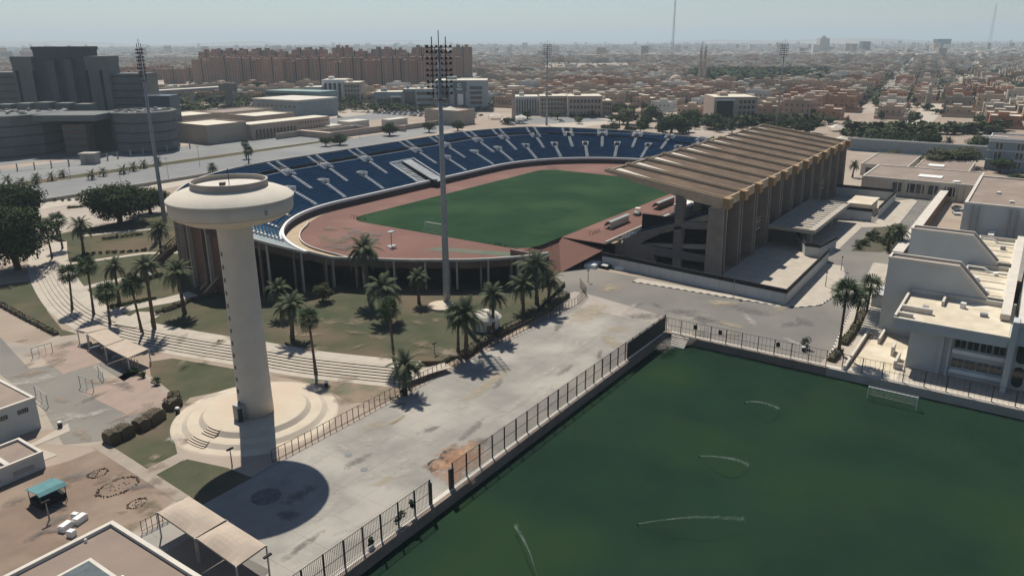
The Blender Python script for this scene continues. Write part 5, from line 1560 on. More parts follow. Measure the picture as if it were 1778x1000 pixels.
m = MB(); m.rbox((207.6, 97), 3.2, 1.5, TRZ+.35, TRZ+1.0, .3); m.build('body', mat('pale_green', (.35,.42,.36)), t)
m = MB(); m.rbox((208.4, 97.2), 1.5, 1.45, TRZ+1.9, TRZ+2.0, .3); m.build('roof', M['white'], t)
for sx, sy in ((-1,-.7),(-1,.7),(1,-.7),(1,.7)):
    m = MB(); cx, cy = 207.6+sx*1.0, 97+sy; m.tube([(cx, cy-.1, TRZ+.3), (cx, cy+.1, TRZ+.3)], .3, 10); m.build('wheel', M['black'], t)
    m = MB(); m.bar((208.4+sx*.6, 97.2+sy*.85, TRZ+1.0), (208.4+sx*.6, 97.2+sy*.85, TRZ+1.9), .06, .06); m.build('post', M['metal'], t)
hm = MB()
hm.box(-.05,.05,-.5,-.45,0,.8); hm.box(-.05,.05,.45,.5,0,.8); hm.box(-.05,.05,-.5,.5,.75,.82); hm.box(-.4,.4,-.5,-.45,0,.06); hm.box(-.4,.4,.45,.5,0,.06)
HUR = hm.mesh('hurdle', M['black'])
for k, (px_, py_) in enumerate([(612,378),(617,379),(622,381),(628,381),(634,382),(862,425),(869,426),(877,428),(887,431),(896,434),(921,436),(954,430),(1026,407),(1033,405),(1039,403),(952,293),(957,293),(962,294),(968,294)]):
    x, y = P(px_, py_, TRZ); tag(instance(HUR, 'hurdle', (x, y, TRZ+.03), rnd(0,3), 1.0), 'small dark hurdle standing on the running track at the edge of the grass', 'hurdle', 'hurdles on the running track')
# tunnel canopy on the seats
tc = thing('player_tunnel', 'dark grey player tunnel canopy sloping down the blue seats to the track', 'tunnel', (C1X + 119 - L1, CY + RI, 5))
def xo(p): return C1X + p - L1
m = MB()
m.plate([(CY+RI-3.0, TRZ+2.3), (CY+RI+1.0, TRZ+3.6), (CY+RI+11.5, zrow(11.5)+1.2), (CY+RI+13.5, zrow(13.5)+1.0), (CY+RI+13.5, zrow(13.5)+.6), (CY+RI+11.5, zrow(11.5)+.8), (CY+RI+1.0, TRZ+3.2), (CY+RI-3.0, TRZ+2.0)], xo(119), xo(123.6), 'x'); m.build('canopy_roof', M['metal'], tc)
m = MB(); m.box(xo(119.1), xo(119.3), CY+RI-3, CY+RI+1, TRZ, TRZ+2.9); m.box(xo(123.3), xo(123.5), CY+RI-3, CY+RI+1, TRZ, TRZ+2.9); m.box(xo(119.3), xo(123.3), CY+RI-2.9, CY+RI-2.8, TRZ, TRZ+2.2); m.build('tunnel_side', M['dark'], tc)
m = MB()
m.plate([(CY+RI+1.0, zrow(1)+.1), (CY+RI+13.5, zrow(13.5)+.1), (CY+RI+13.5, zrow(13.5)+.9), (CY+RI+1.0, zrow(1)+1.2)], xo(112.5), xo(112.9), 'x')
m.plate([(CY+RI+1.0, zrow(1)+.1), (CY+RI+13.5, zrow(13.5)+.1), (CY+RI+13.5, zrow(13.5)+.9), (CY+RI+1.0, zrow(1)+1.2)], xo(125.8), xo(126.2), 'x')
m.box(xo(112.5), xo(126.2), CY+RI+13.5, CY+RI+13.8, zrow(13)+.2, zrow(13.5)+1.2); m.build('tunnel_wall', M['stair'], tc)
for k in range(12):
    m = MB(); d = 1.5 + k*1.0; m.box(xo(114), xo(118), CY+RI+d, CY+RI+d+.5, zrow(d)+.1, zrow(d)+.5); m.build('step', M['stair'], tc)
# outside stairs of the stadium at the left
def ostair(a, c, z0, z1, label, w=2.4):
    t = thing('outside_staircase', label, 'staircase', (a[0], a[1], 0)); n = 16
    L = math.dist(a, c); ux, uy = (c[0]-a[0])/L, (c[1]-a[1])/L; an = math.atan2(uy, ux)
    for i in range(n):
        u = L*(i+.5)/n; m = MB(); m.rbox((a[0]+ux*u, a[1]+uy*u), L/n+.01, w, max(0, z0 + (z1-z0)*(i)/n - 1.2), z0 + (z1-z0)*(i+1)/n, an); m.build('step', M['brown'], t)
    for s in (-1, 1):
        m = MB(); ox, oy = -uy*s*(w/2+.1), ux*s*(w/2+.1)
        m.bar((a[0]+ox, a[1]+oy, z0+.9), (c[0]+ox, c[1]+oy, z1+.9), .2, .35); m.build('side_wall', M['rib'], t)
a = P(352, 512, GZ); c = P(389, 470, 5.5); ostair(a, c, GZ, 5.5, 'brown outside staircase climbing to the stadium behind the water tower')
a = P(262, 462, GZ); c = P(322, 405, 7.5); ostair(a, c, GZ, 7.5, 'brown outside staircase under the tank of the water tower, left side')
m = MB(); x, y = P(348, 486, GZ); m.lathe((x, y), [(.75, GZ), (.45, 2.4), (.4, 3.4)], seg=12); tag(m.build('white_bollard', M['pale']), 'white tapered post in front of the brown stadium wall', 'post')
m = MB(); x, y = P(180, 425, 0); 
# sprinklers with their arcs of water
WM = mat('water_spray', (.55,.6,.58), (.5,.55,.53), rough=.3)
for k, (pts, lab) in enumerate([([(1293,698,.2),(1310,697,2.2),(1330,700,2.6),(1352,709,.6)], 'sprinkler throwing a short arc of water nearest the far side of the training field'),
        ([(1214,791,.2),(1240,792,2.0),(1270,796,2.2),(1300,806,.5)], 'sprinkler with a curved water jet in the middle of the training field'),
        ([(1107,909,.2),(1160,901,1.8),(1225,897,2.3),(1292,901,1.2)], 'sprinkler with the longest flat water jet on the training field'),
        ([(932,1000,.2),(922,965,1.8),(908,935,2.0),(894,912,.8)], 'sprinkler with a faint water jet at the bottom edge of the training field')]):
    q = []
    for a in pts:
        x, y = P(a[0], a[1], TZ + a[2]); q.append((x, y, TZ + a[2]))
    q3 = []
    for i in range(len(q)-1):
        for j in range(6):
            t = j/6; p0 = q[max(i-1,0)]; p1 = q[i]; p2 = q[i+1]; p3 = q[min(i+2, len(q)-1)]
            q3.append(tuple(.5*(2*p1[e] + (-p0[e]+p2[e])*t + (2*p0[e]-5*p1[e]+4*p2[e]-p3[e])*t*t + (-p0[e]+3*p1[e]-3*p2[e]+p3[e])*t**3) for e in range(3)))
    q3.append(q[-1])
    t = thing('sprinkler', lab, 'sprinkler', (q[0][0], q[0][1], TZ))
    m = MB(); m.lathe((q[0][0], q[0][1]), [(.12, TZ), (.08, TZ+.25), (.05, TZ+.32)], seg=8); m.build('head', M['black'], t)
    m = MB(); rj = random.Random(k + 3)
    for i in range(900):
        u = rj.random() ** .8 * (len(q3) - 1.01); i0 = int(u); f_ = u - i0
        c_ = Vector(q3[i0]).lerp(Vector(q3[i0+1]), f_); sp = .015 + .16 * (u / len(q3)) ** 1.6
        c_ = c_ + Vector((rj.gauss(0, sp), rj.gauss(0, sp), rj.gauss(0, sp))); s_ = rj.uniform(.016, .034)
        e1 = Vector((rj.uniform(-1,1), rj.uniform(-1,1), rj.uniform(-1,1))).normalized() * s_; e2 = e1.cross(Vector((.3,.5,.8))).normalized() * s_
        m.face([c_ - e1, c_ - e2, c_ + e1, c_ + e2])
    tag(m.build('water_jet', WM, t), kind='stuff')
# rings of stones on the reddish soil
for (cx, cy, rx, ry, lab) in ((170, 822, 1.25, 1.0, 'small ring of dark stones farthest up on the reddish soil'), (205, 845, 2.6, 1.9, 'large oval ring of dark stones on the reddish soil'), (238, 874, 1.2, .95, 'small ring of dark stones nearest the shade tents')):
    x, y = P(cx, cy); m = MB(); n = int(26*rx/1.3)
    for i in range(n):
        a = 2*math.pi*i/n; r = rnd(.93, 1.07); s = rnd(.14, .28)
        m.rbox((x + rx*r*math.cos(a), y + ry*r*math.sin(a)), s*1.3, s, 0, s*.7, rnd(0,3), s2=.7)
    for i in range(12): m.rbox((x + rnd(-.5,.5)*rx, y + rnd(-.5,.5)*ry), .12, .12, 0, .1, rnd(0,3))
    tag(m.build('stone_ring', mat('dark_soil_stone', (.10,.065,.045), (.07,.05,.035)) if 'dark_soil_stone' not in bpy.data.materials else bpy.data.materials['dark_soil_stone']), lab, 'stone ring')
# manholes, bins, lamp posts
for px_, py_, w in ((632, 815, .5), (605, 790, .55)):
    x, y = P(px_, py_, .03); m = MB(); m.lathe((x, y), [(w, .03), (w, .065)], seg=16, cap0=False); tag(m.build('manhole', M['asphalt2']), 'round manhole cover in the plaza paving' if w < .52 else 'worn manhole cover farther up the plaza paving', 'manhole')
x, y = P(462, 862); m = MB(); m.lathe((x, y), [(2.0, .045), (1.7, .06), (.1, .07)], seg=9, cap0=False); tag(m.build('oil_stain', mat('oily_patch', (.09,.08,.075), (.16,.15,.14), scale=1.2, detail=8)), kind='structure')
def bin_(px_, py_, label):
    x, y = P(px_, py_); t = thing('litter_bin', label, 'bin', (x, y, 0))
    m = MB(); m.lathe((x, y), [(.32, 0), (.36, .8)], seg=10); m.build('drum', M['black'], t); m = MB(); m.lathe((x, y), [(.38, .8), (.3, 1.0), (.05, 1.05)], seg=10); m.build('lid', M['white'], t)
bin_(105, 742, 'black and white bin on the pavement by the white building'); bin_(309, 717, 'black and white bin beside the clipped hedges'); bin_(567, 671, 'black and white bin on the bare soil below the long steps'); bin_(1395, 610, 'dark bin by the corner of the service road fence')
def post(px_, py_, h, label, arm=0):
    x, y = P(px_, py_); t = thing('lamp_post', label, 'lamp post', (x, y, 0))
    m = MB(); m.tube([(x,y,0),(x,y,h)], [.11,.06], 8); m.build('pole', M['metal'], t)
    m = MB(); m.box(x-.5, x+.5, y-.15, y+.15, h-.1, h+.08); m.build('lamp_head', M['dark'], t)
for a in [(403,808,2.6,'short lamp post on the rim of the round tower platform'),(1273,516,4.6,'lamp post in front of the white enclosure wall of the grandstand'),(1433,498,3.6,'lamp post on the curving pavement near the enclosure corner'),(1460,470,3.6,'lamp post at the bend of the pavement by the traffic island'),
          (86,902,2.6,'bent lamp post by the teal roofed shelter'),(755,622,3.0,'thin post on the lawn above the long steps'),(1021,490,3.0,'thin post standing by the stadium gate'),(470,1010,3.4,'dark post at the bottom edge next to the near shade tent'),
          (213,338,9,'tall street lamp left of the dome shaped tree'),(123,310,9,'tall street lamp among the median palms'),(293,312,9,'tall street lamp right of the leaning mast'),(347,288,9,'street lamp with a bent arm left of the tank ring'),(455,226,9,'lamp post before the arched facade of the tan school'),(625,240,9,'thin street lamp behind the stadium rim'),(893,232,9,'lamp post with a flat white head behind the far seats')]:
    post(*a)
# cars
CARB = {}
def car_parts():
    b = MB(); b.plate([(-2.2,.35),(-2.25,.75),(-1.3,.9),(1.6,.95),(2.15,.85),(2.25,.4)], -.86, .86, 'y')
    body = b
    c = MB(); c.plate([(-1.0,.9),(-.35,1.42),(1.1,1.45),(1.75,.95)], -.76, .76, 'y')
    w = MB()
    w.tube([(0,-.1,0),(0,.1,0)], .33, 10)
    return body, c.mesh('cabin', M['glass']), w.mesh('wheel', M['black'])
cb, cc_, cw_ = car_parts()
CM = [mat('car_white', (.62,.62,.6), rough=.35), mat('car_silver', (.33,.34,.35), rough=.35), mat('car_dark', (.04,.04,.045), rough=.35), mat('car_red', (.22,.03,.025), rough=.4), mat('car_beige', (.4,.35,.27), rough=.4)]
CBM = []
for q in CM:
    CBM.append(cb.mesh('body', q))
def car(x, y, rz, label, k, group=None):
    t = thing('parked_car', label, 'car', (x, y, 0), group); t.rotation_euler = (0,0,rz)
    instance(CBM[k], 'body', (0,0,0), 0, 1, t); instance(cc_, 'cabin', (0,0,0), 0, 1, t)
    for sx in (-1.4, 1.4):
        for sy in (-.8, .8): instance(cw_, 'wheel', (sx, sy, .33), 0, 1, t)
COLN = ['white', 'silver', 'dark', 'red', 'beige']
for i in range(74):
    row = i // 19; k = random.choice([0,0,0,1,1,2,2,4,3])
    x = 455 + row*14 + rnd(-1,1); y = 455 - (i % 19)*5.6 + row * 4
    car(x, y, rnd(-.1,.1) + 1.57*(row % 2), COLN[k] + ' car in the crowded parking rows before the white office building', k, 'cars parked before the white office building')
for i in range(16):
    k = random.choice([0,0,1,2]); px_ = 1190 + i*9; x, y = P(px_, 205 + (i % 3)*3); car(x, y, rnd(0,3), COLN[k] + ' car parked among the trees behind the stadium', k, 'cars among the trees behind the stadium')
for i, (px_, py_, k, lab) in enumerate([(590,205,0,'white car on the street left of the parking rows'),(975,212,0,'white car on the junction left of the far mast'),(905,213,1,'silver car beside the pale tents behind the far seats'),(1100,203,0,'white car turning at the far junction'),
        (1470,255,0,'white car under the trees right of the grandstand roof'),(1663,365,1,'silver car in the shaded gap behind the corridor wall'),(1660,372,0,'white car in the shaded gap behind the corridor wall')]):
    x, y = P(px_, py_); car(x, y, rnd(0, 3), lab, k)
# ------------------------------------------------------------------ the city behind
def cf(x, y):
    """x metres right of and y metres ahead of the camera, on the ground"""
    return (x*math.cos(_A) + y*math.sin(_A), y*math.cos(_A) - x*math.sin(_A))
def cfx(px_, y):
    """point at forward distance y seen in picture column px_ (upper part of the picture)"""
    return cf((px_ - 889.0) / FPX * y * 1.0, y)
VA = HEAD - math.pi/2          # turned to face the camera
def slab(m, cx, cy, w, d, z0, z1, mi=0, ang=None, top=None):
    m.rbox(cf(cx, cy), w, d, z0, z1, VA if ang is None else ang, mi, top)
M['grey'] = mat('grey_stone', (.135,.145,.14), (.105,.115,.112), scale=.15, c3=(.15,.155,.142), s3=.05)
M['greyd'] = mat('dark_grey_stone', (.07,.082,.088), (.055,.065,.07), scale=.15)
cx_ = thing('government_complex', 'dark grey office complex with a central tower and two banded drums at far left', 'office complex', (*cf(-240, 420), 0))
def drum(x, y, r, label_h, n=12):
    c = cf(x, y)
    for k in range(4):
        m = MB(); m.lathe(c, [(r - .6, k*5.0 - .05), (r - .6, k*5 + .7)], seg=n, cap0=False, cap1=False); m.build('dark_band', M['greyd'], cx_)
        m = MB(); m.lathe(c, [(r - .6, k*5 + .7), (r, k*5 + .75), (r, k*5 + 4.9), (r - .6, k*5 + 4.95)], seg=n, cap0=False, cap1=(k == 3)); m.build('wall_band', M['grey'], cx_)
    m = MB(); m.lathe(c, [(r + .6, 19.9), (r + .8, 20.6), (r + .2, 21.0), (r - 1.5, 21.0)], seg=n, cap0=False, cap1=False); m.build('cornice', M['grey'], cx_)
    m = MB(); rr_ = random.Random(int(r))
    for i in range(38):
        a = rr_.uniform(0, 6.28); q = rr_.uniform(.2, .9)*r; m.rbox((c[0]+q*math.cos(a), c[1]+q*math.sin(a)), rr_.uniform(1,3), rr_.uniform(1,2), 20, 20 + rr_.uniform(.6,1.8), rr_.uniform(0,3), i % 2)
    tag(m.build('roof_plant', [M['pale'], M['metal']], cx_), kind='stuff')
drum(-275, 415, 33, 20, 14); drum(-199, 420, 16.5, 20, 10)
def cpart(name, m, mt): return m.build(name, mt, cx_)
m = MB(); slab(m, -228, 424, 34, 12, 0, 16.5); cpart('entrance_hall', m, M['dark'])
m = MB(); slab(m, -228, 408, 32, 26, 17.6, 20.6); cpart('entrance_canopy', m, M['grey'])
m = MB(); slab(m, -227, 405, 12, 8, 0, 15.5); cpart('entrance_bay', m, mat('brown_glazing', (.14,.105,.08), (.10,.075,.058)))
for k in range(4):
    m = MB(); slab(m, -227, 400.9, 12.2, .3, 2 + k*3.6, 3 + k*3.6); cpart('spandrel', m, M['grey'])
m = MB(); slab(m, -267, 477, 32, 12, 0, 51.5); cpart('tower', m, M['greyd'])
m = MB(); slab(m, -267, 477, 33, 13, 51.5, 53.5); cpart('tower_crown', m, M['greyd'])
for x, w in ((-289, 12), (-245, 13)):
    m = MB(); slab(m, x, 475, w, 14, 0, 45); cpart('wing', m, M['grey'])
    m = MB(); slab(m, x, 475, w + .6, 14.6, 45, 48); cpart('wing_crown', m, M['grey'])
for x in (-292.5, -282.6, -251.4, -243):
    m = MB(); slab(m, x, 467.8, 1.3, .5, 0, 40); cpart('window_slot', m, M['dark'])
for x in (-272, -262):
    m = MB(); slab(m, x, 469.5, 4.5, 3, 0, 46); cpart('pier', m, mat('pier_grey', (.085,.1,.108), (.07,.085,.092)) if 'pier_grey' not in bpy.data.materials else bpy.data.materials['pier_grey'])
for x, w, h in ((-316, 42, 39), (-228.5, 20, 38)):
    m = MB(); slab(m, x, 479, w, 16, 0, h); cpart('side_block', m, M['grey'])
    for k in range(9):
        m = MB(); slab(m, x, 470.9, w + .2, .3, 3 + k*4.1, 3.9 + k*4.1); cpart('window_band', m, M['greyd'])
m = MB(); slab(m, -207, 462, 16, 14, 0, 26); cpart('blue_block', m, mat('blue_glass', (.05,.075,.095), (.04,.06,.08), rough=.3))
for k in range(5):
    m = MB(); slab(m, -262 + (k-2)*11, 440, 8, 8, 18, 24 - abs(k-2)*.5); cpart('roof_hood', m, M['grey'])
# fence of the complex
fa_, fb_ = [], []
fpts = [P(0, 300), P(90, 292), P(150, 286), P(205, 276), P(270, 266), P(330, 258)]
fence('iron_fence', 'fence with grey stone pillars along the boulevard before the dark office complex', fpts, 3.4, 7.0, M['metal'], 2, .5)
gx = P(158, 284); m = MB(); m.rbox(gx, 7, 5, 0, 4.4, VA); m.rbox(gx, 8, 6, 4.4, 5.2, VA); tag(m.build('gatehouse', M['concrete']), 'small grey gatehouse in the middle of the fence of the office complex', 'gatehouse')

# boulevard: kerbs, median, hedges seen left of the water tower
sheet('boulevard', [(-60, 300), (260, 300), (430, 330), (430, 346), (250, 341), (-60, 341)], .014, M['asphalt2'])
sheet('boulevard', [(-60, 352), (270, 352), (420, 352), (330, 382), (262, 398), (-60, 386)], .015, M['asphalt2'])
sheet('median', [(-60, 341.5), (250, 341.5), (330, 344), (330, 350), (-60, 351.5)], .05, M['lawn'])
m = MB(); m.box(-60, 215, 298.2, 299.0, 0, 1.3); tag(m.build('roadside_wall', M['concrete']), 'low brown concrete wall along the near side of the boulevard', 'wall')
sheet('pavement', [(-60, 286), (260, 286), (260, 298), (-60, 298)], .03, M['path'])
sheet('cross_street', [P(1000,212), P(960,200), P(1010,196), P(1075,212), P(1010,222), P(880,224)], .03, M['path'])
sheet('cross_street', [P(880,216), P(900,205), P(1000,202), P(1065,210), P(980,214)], .04, M['asphalt2'])

M['tan'] = mat('tan_render', (.42,.345,.265), (.36,.295,.23), scale=.15)
M['pinkw'] = mat('pinkish_render', (.44,.335,.265), (.38,.29,.23), scale=.15)
M['creamroof'] = mat('cream_far_roof', (.60,.55,.44), (.52,.47,.38), scale=.2)
def bldg(name, label, x0, x1, y0, y1, h, wall, roof, wins=None, par=.6, cat='building', extra=None):
    t = thing(name, label, cat, ((x0+x1)/2, (y0+y1)/2, 0))
    flat(t, x0, x1, y0, y1, h, wall, roof, par=par, pt=.5)
    if wins:
        fl, n, w, hh = wins
        for k in range(fl):
            z = 1.2 + k * (h - .8) / fl
            for i in range(n):
                c = min(y0,y1) + abs(y1-y0)*(i+.5)/n
                window_x(t, min(x0,x1), c - w/2, c + w/2, z, z + hh, 1, M['dark'])
            for i in range(n):
                c = min(x0,x1) + abs(x1-x0)*(i+.5)/n
                window_y(t, min(y0,y1), c - w/2, c + w/2, z, z + hh, 1, M['dark'], out=-1)
    return t
sch = bldg('tan_school', 'tan school with a cream roof beside the boulevard behind the water tower', 263, 290, 392, 425, 10, M['tan'], M['creamroof'], par=.7)
m = MB(); m.box(290, 352, 388, 402, 0, 8.6); m.build('long_wing', M['pinkw'], sch)
m = MB(); m.box(290, 352, 388.4, 402, 8.6, 9.0); m.build('wing_roof', M['creamroof'], sch)
for k in range(12):
    x = 294 + k*2.6
    m = MB(); pts = [(x - .8, .5), (x + .8, .5)] + [(x + .8*math.cos(math.pi*i/6), 4.2 + 1.5*math.sin(math.pi*i/6)) for i in range(7)]
    m.plate(pts, 387.85, 387.95, 'y'); m.build('arched_window', M['glass'], sch)
for k in range(11):
    for z in (2.6, 6.2):
        m = MB(); x = 326.5 + k*2.3; m.box(x, x+.9, 387.9, 387.98, z, z+1.1); m.build('window', M['glass'], sch)
bldg('tan_hall', 'long tan hall with a bright cream roof left of the tan school', 268, 300, 432, 462, 12.5, M['tan'], M['creamroof'])
bldg('tan_hall', 'low cream roofed hall right behind the tan school', 318, 350, 420, 448, 9.5, M['tan'], M['creamroof'])
bldg('tan_hall', 'brown walled house group behind the cream roofed halls', 330, 372, 470, 500, 8.5, M['tan'], M['roofbr'])
m = MB(); m.box(300, 352, 378, 378.8, 0, 3.4); tag(m.build('compound_wall', M['tan']), 'tan compound wall in front of the arched school windows', 'wall')
gb = thing('slatted_hall', 'grey hall with a row of dark windows and a pale teal sloping roof', 'hall', (420, 495, 0))
m = MB(); m.box(393, 432, 466, 520, 0, 12.5); m.build('wall', M['bluegrey'], gb)
m = MB(); m.plate([(466, 12.5), (520, 12.5), (520, 13.2), (466, 13.6)], 392, 433, 'x'); m.build('roof', M['pale'], gb)
for k in range(9): window_x(gb, 393, 469 + k*5.2, 472.6 + k*5.2, 7.2, 9.6, 3, M['white'])
m = MB(); m.plate([(500, 13), (570, 11), (570, 15), (500, 16)], 445, 465, 'x'); m.box(445, 465, 500, 570, 0, 13); m.build('teal_roof', mat('pale_teal_sheet', (.24,.33,.31), (.2,.28,.27), scale=.1), gb)
cw2 = thing('walled_compound', 'pink walled sandy compound behind the stadium rim', 'compound', (360, 350, 0))
for a in ((318,322,352,380,3.6),(322,372,352,353,3.8),(372,373,340,353,3.6),(322,360,372,373,3.4),(373,416,347,348,3.2),(360,361,353,378,3.0)):
    m = MB(); m.box(*a[:4], 0, a[4]); m.build('wall', M['pinkw'], cw2)
for a in ((345,356,380,392,3.6),(366,384,384,396,4.2),(392,410,372,380,4.0)):
    m = MB(); m.box(*a[:4], 0, a[4], 0); m.box(a[0]+.3, a[1]-.3, a[2]+.3, a[3]-.3, a[4], a[4]+.12); m.build('low_house', M['pale'], cw2)
for k in range(3):
    m = MB(); m.box(321.9, 322.0, 356 + k*3, 357 + k*3, 1.5, 2.4); m.build('window', M['glass'], cw2)
th = bldg('tan_house', 'tan flat roofed house with a pale tented roof light next to the central mast', 417, 436, 332, 362, 9.6, M['tan'], M['pinkw'])
m = MB(); m.rbox((426, 346), 9, 9, 9.6, 12, 0, 0, s2=.05); m.build('tent_roof', M['pale'], th)
# office buildings behind the stadium
M['offw'] = mat('office_cladding', (.30,.34,.35), (.26,.30,.31), scale=.1)
def xp(px_, y): return (px_ - 887.0) * (.951 * y + 16) / FPX
def office(label, p0, p1, y, d, h, wall, fields, roof=None, name='office_building'):
    """block facing the camera between two picture columns, front at distance y"""
    x0, x1 = xp(p0, y), xp(p1, y); w = x1 - x0; x = (x0 + x1) / 2; yc = y + d/2
    t = thing(name, label, 'office building', (*cf(x, yc), 0))
    m = MB(); m.rbox(cf(x, yc), w, d, 0, h, VA); m.build('wall', wall, t)
    m = MB(); m.rbox(cf(x, yc), w - 1, d - 1, h, h + .12, VA); m.build('roof', roof or M['creamroof'], t)
    m = MB(); m.rbox(cf(x - w*.2, yc), w*.2, d*.3, h, h + 2.6, VA); m.build('stair_house', wall, t)
    for f_ in fields:
        u0, u1, z0, z1 = f_[:4]; mt = f_[4] if len(f_) > 4 else M['glass']; dd = f_[5] if len(f_) > 5 else .3
        m = MB(); m.rbox(cf(x + w*(u0+u1)/2, y - dd/2), w*(u1-u0), dd, h*z0, h*z1, VA); m.build('window' if len(f_) < 7 else f_[6], mt, t)
    return t
def grid(n, fl, u0=-.46, u1=.46):
    o = []
    for k in range(fl):
        for i in range(n):
            c = u0 + (u1-u0)*(i+.5)/n; hw = (u1-u0)/n*.28; z = .12 + .85*k/fl; o.append((c-hw, c+hw, z, z + .45/fl))
    return o
F2 = [(-.45,.45,.1,.25),(-.45,.45,.4,.55),(-.45,.45,.7,.85)]
F3 = [(-.4,-.28,.1,.85),(-.2,-.08,.1,.85),(0,.12,.1,.85),(.2,.32,.1,.85)]
of = office('white office building with a dark banner panel between two glass fields', 755, 846, 650, 30, 24.5, M['offw'],
  [(-.46,-.22,.26,.80), (-.15,.1,.62,.98,M['teal'],.5,'banner_panel'), (-.13,.08,.15,.60,M['glass'],.35), (-.07,.04,.2,.56,M['white'],.6,'notice_board'), (.17,.4,.22,.32), (.17,.4,.38,.48), (.17,.4,.54,.64), (.17,.4,.70,.80)])
x_ = xp(798, 650)
lg = MB()
for i in range(20):
    a0 = math.radians(20 + 320*i/20); a1 = math.radians(20 + 320*(i+1)/20)
    q = []
    for r, a in ((1.0,a0),(1.0,a1),(1.7,a1),(1.7,a0)): q.append((*cf(x_ + r*math.cos(a), 649.4), 20.6 + r*math.sin(a)))
    lg.face(q)
lg.build('round_emblem', M['white'], of)
for k, w in enumerate((5.0, 4.2)):
    m = MB(); m.rbox(cf(x_, 649.4), w, .1, 17.6 - k*.9, 18.1 - k*.9, VA); m.build('sign_line', M['white'], of)
office('white apartment office with three tall blue window strips at the upper left of the stadium', 560, 600, 745, 26, 21, M['white'], F3)
office('tan office block with small windows right beside the white strip windowed one', 597, 626, 735, 26, 19, M['tan'], grid(5, 4))
office('low white building with dark doorways left of the white strip windowed office', 528, 558, 735, 20, 15, M['wallw'], [(-.4,-.05,.1,.8),(.05,.4,.1,.8)])
office('blue grey showroom with a white canopy left of the central mast', 650, 698, 690, 20, 13, M['bluegrey'], [(-.4,.1,.1,.55), (.15,.45,.1,.6), (.1,.48,.66,.74,M['white'],3,'canopy')])
office('grey showroom with a large glass front just left of the central mast', 700, 722, 680, 16, 16, M['bluegrey'], [(-.4,.4,.2,.85)])
office('cream office with dark horizontal windows touching the white office building', 722, 753, 665, 18, 17, M['wallw'], F2)
office('pale office with narrow vertical window strips right of the white office building', 893, 934, 610, 22, 14, M['wallw'], [(-.42+.11*i, -.37+.11*i, .1, .85) for i in range(8)])
office('beige corner building with small windows just behind the far mast', 936, 990, 600, 22, 15, M['tan'], grid(9, 4))
office('brownish shop building with a dark awning right of the far mast', 985, 1045, 590, 24, 15.5, M['house_g'] if 'house_g' in M else M['pinkw'], grid(9, 3) + [(-.45,.45,.02,.14,M['dark'],1.2,'awning')])
office('tan stepped block at the bend of the street right of the far mast', 1045, 1062, 605, 22, 11, M['tan'], grid(4, 3))
ob = office('pinkish block with a huge dark screen panel facing the stadium', 1238, 1312, 545, 30, 17.5, M['pinkw'],
  [(-.44,-.06,.22,.86,M['dark'],.6,'screen_panel'), (-.48,-.02,.86,.93,M['white'],.4,'panel_frame'), (-.48,-.02,.14,.21,M['white'],.4,'panel_frame')] + grid(4, 4, .06, .46))
# white aluminium tents behind the far seats
for (px_, py_, lab) in [(880,214,'pale peaked tent left of the far mast'),(905,210,'second pale peaked tent left of the far mast'),(860,207,'small tent at the foot of the tan houses'),(1395,222,'white tented roof over the court behind the grandstand'),(1462,250,'white tent over the boundary wall right of the grandstand'),(1452,228,'pair of white tent roofs in front of the orange houses')]:
    x, y = P(px_, py_); t = thing('canvas_tent', lab, 'tent', (x, y, 0)); m = MB(); m.rbox((x, y), 8, 8, 2.4, 4.4, VA, s2=.05); m.build('tent_roof', M['pale'], t)
    m = MB()
    for s in (-3.6, 3.6): m.bar((x+s, y-s, 0), (x+s, y-s, 2.4), .15, .15)
    m.build('tent_leg', M['metal'], t)

# apartment slabs in a long row
M['brick'] = vary(mat('orange_brick', (.33,.155,.088), (.28,.13,.075), scale=.05, c3=(.36,.20,.12), s3=.01), .12)
M['bal'] = mat('balcony_band', (.36,.25,.18), (.30,.21,.15), scale=.1)
def aptmesh(w, d, h, seed):
    r = random.Random(seed); b = MB()
    b.box(-w/2, w/2, -d/2, d/2, 0, h, 0)
    b.box(-w/2+1, w/2-1, -d/2+1, d/2-1, h, h+.1, 3)
    for s in (-.3, .15): b.box(w*s, w*s+5, -3, 4, h, h+3.4, 0)
    fl = int(h/3.2)
    for k in range(fl):
        z = 1 + k*3.2
        for i in range(9):
            x = -w/2 + w*(i+.5)/9
            if i in (2, 6): b.box(x-1.2, x+1.2, -d/2-1.0, -d/2, z-.3, z+1.0, 1)
            b.box(x-.75, x+.75, -d/2-.06, -d/2-.02, z+.2, z+1.9, 2)
        for i in range(3):
            y = -d/2 + d*(i+.5)/3; b.box(-w/2-.06, -w/2-.02, y-.8, y+.8, z+.2, z+1.9, 2); b.box(w/2+.02, w/2+.06, y-.8, y+.8, z+.2, z+1.9, 2)
    b.box(-.9, .9, -d/2-.5, -d/2, 0, h+2, 4)
    return b.mesh('apartment_block', [M['brick'], M['bal'], M['glass'], M['roofbr'], M['dark']])
AM = [aptmesh(34, 18, 41, 1), aptmesh(28, 20, 38, 2), aptmesh(30, 16, 43, 3)]
ends = [(622, 905), (628, 845), (640, 785), (681, 705), (735, 660), (786, 640)]
tot = 24
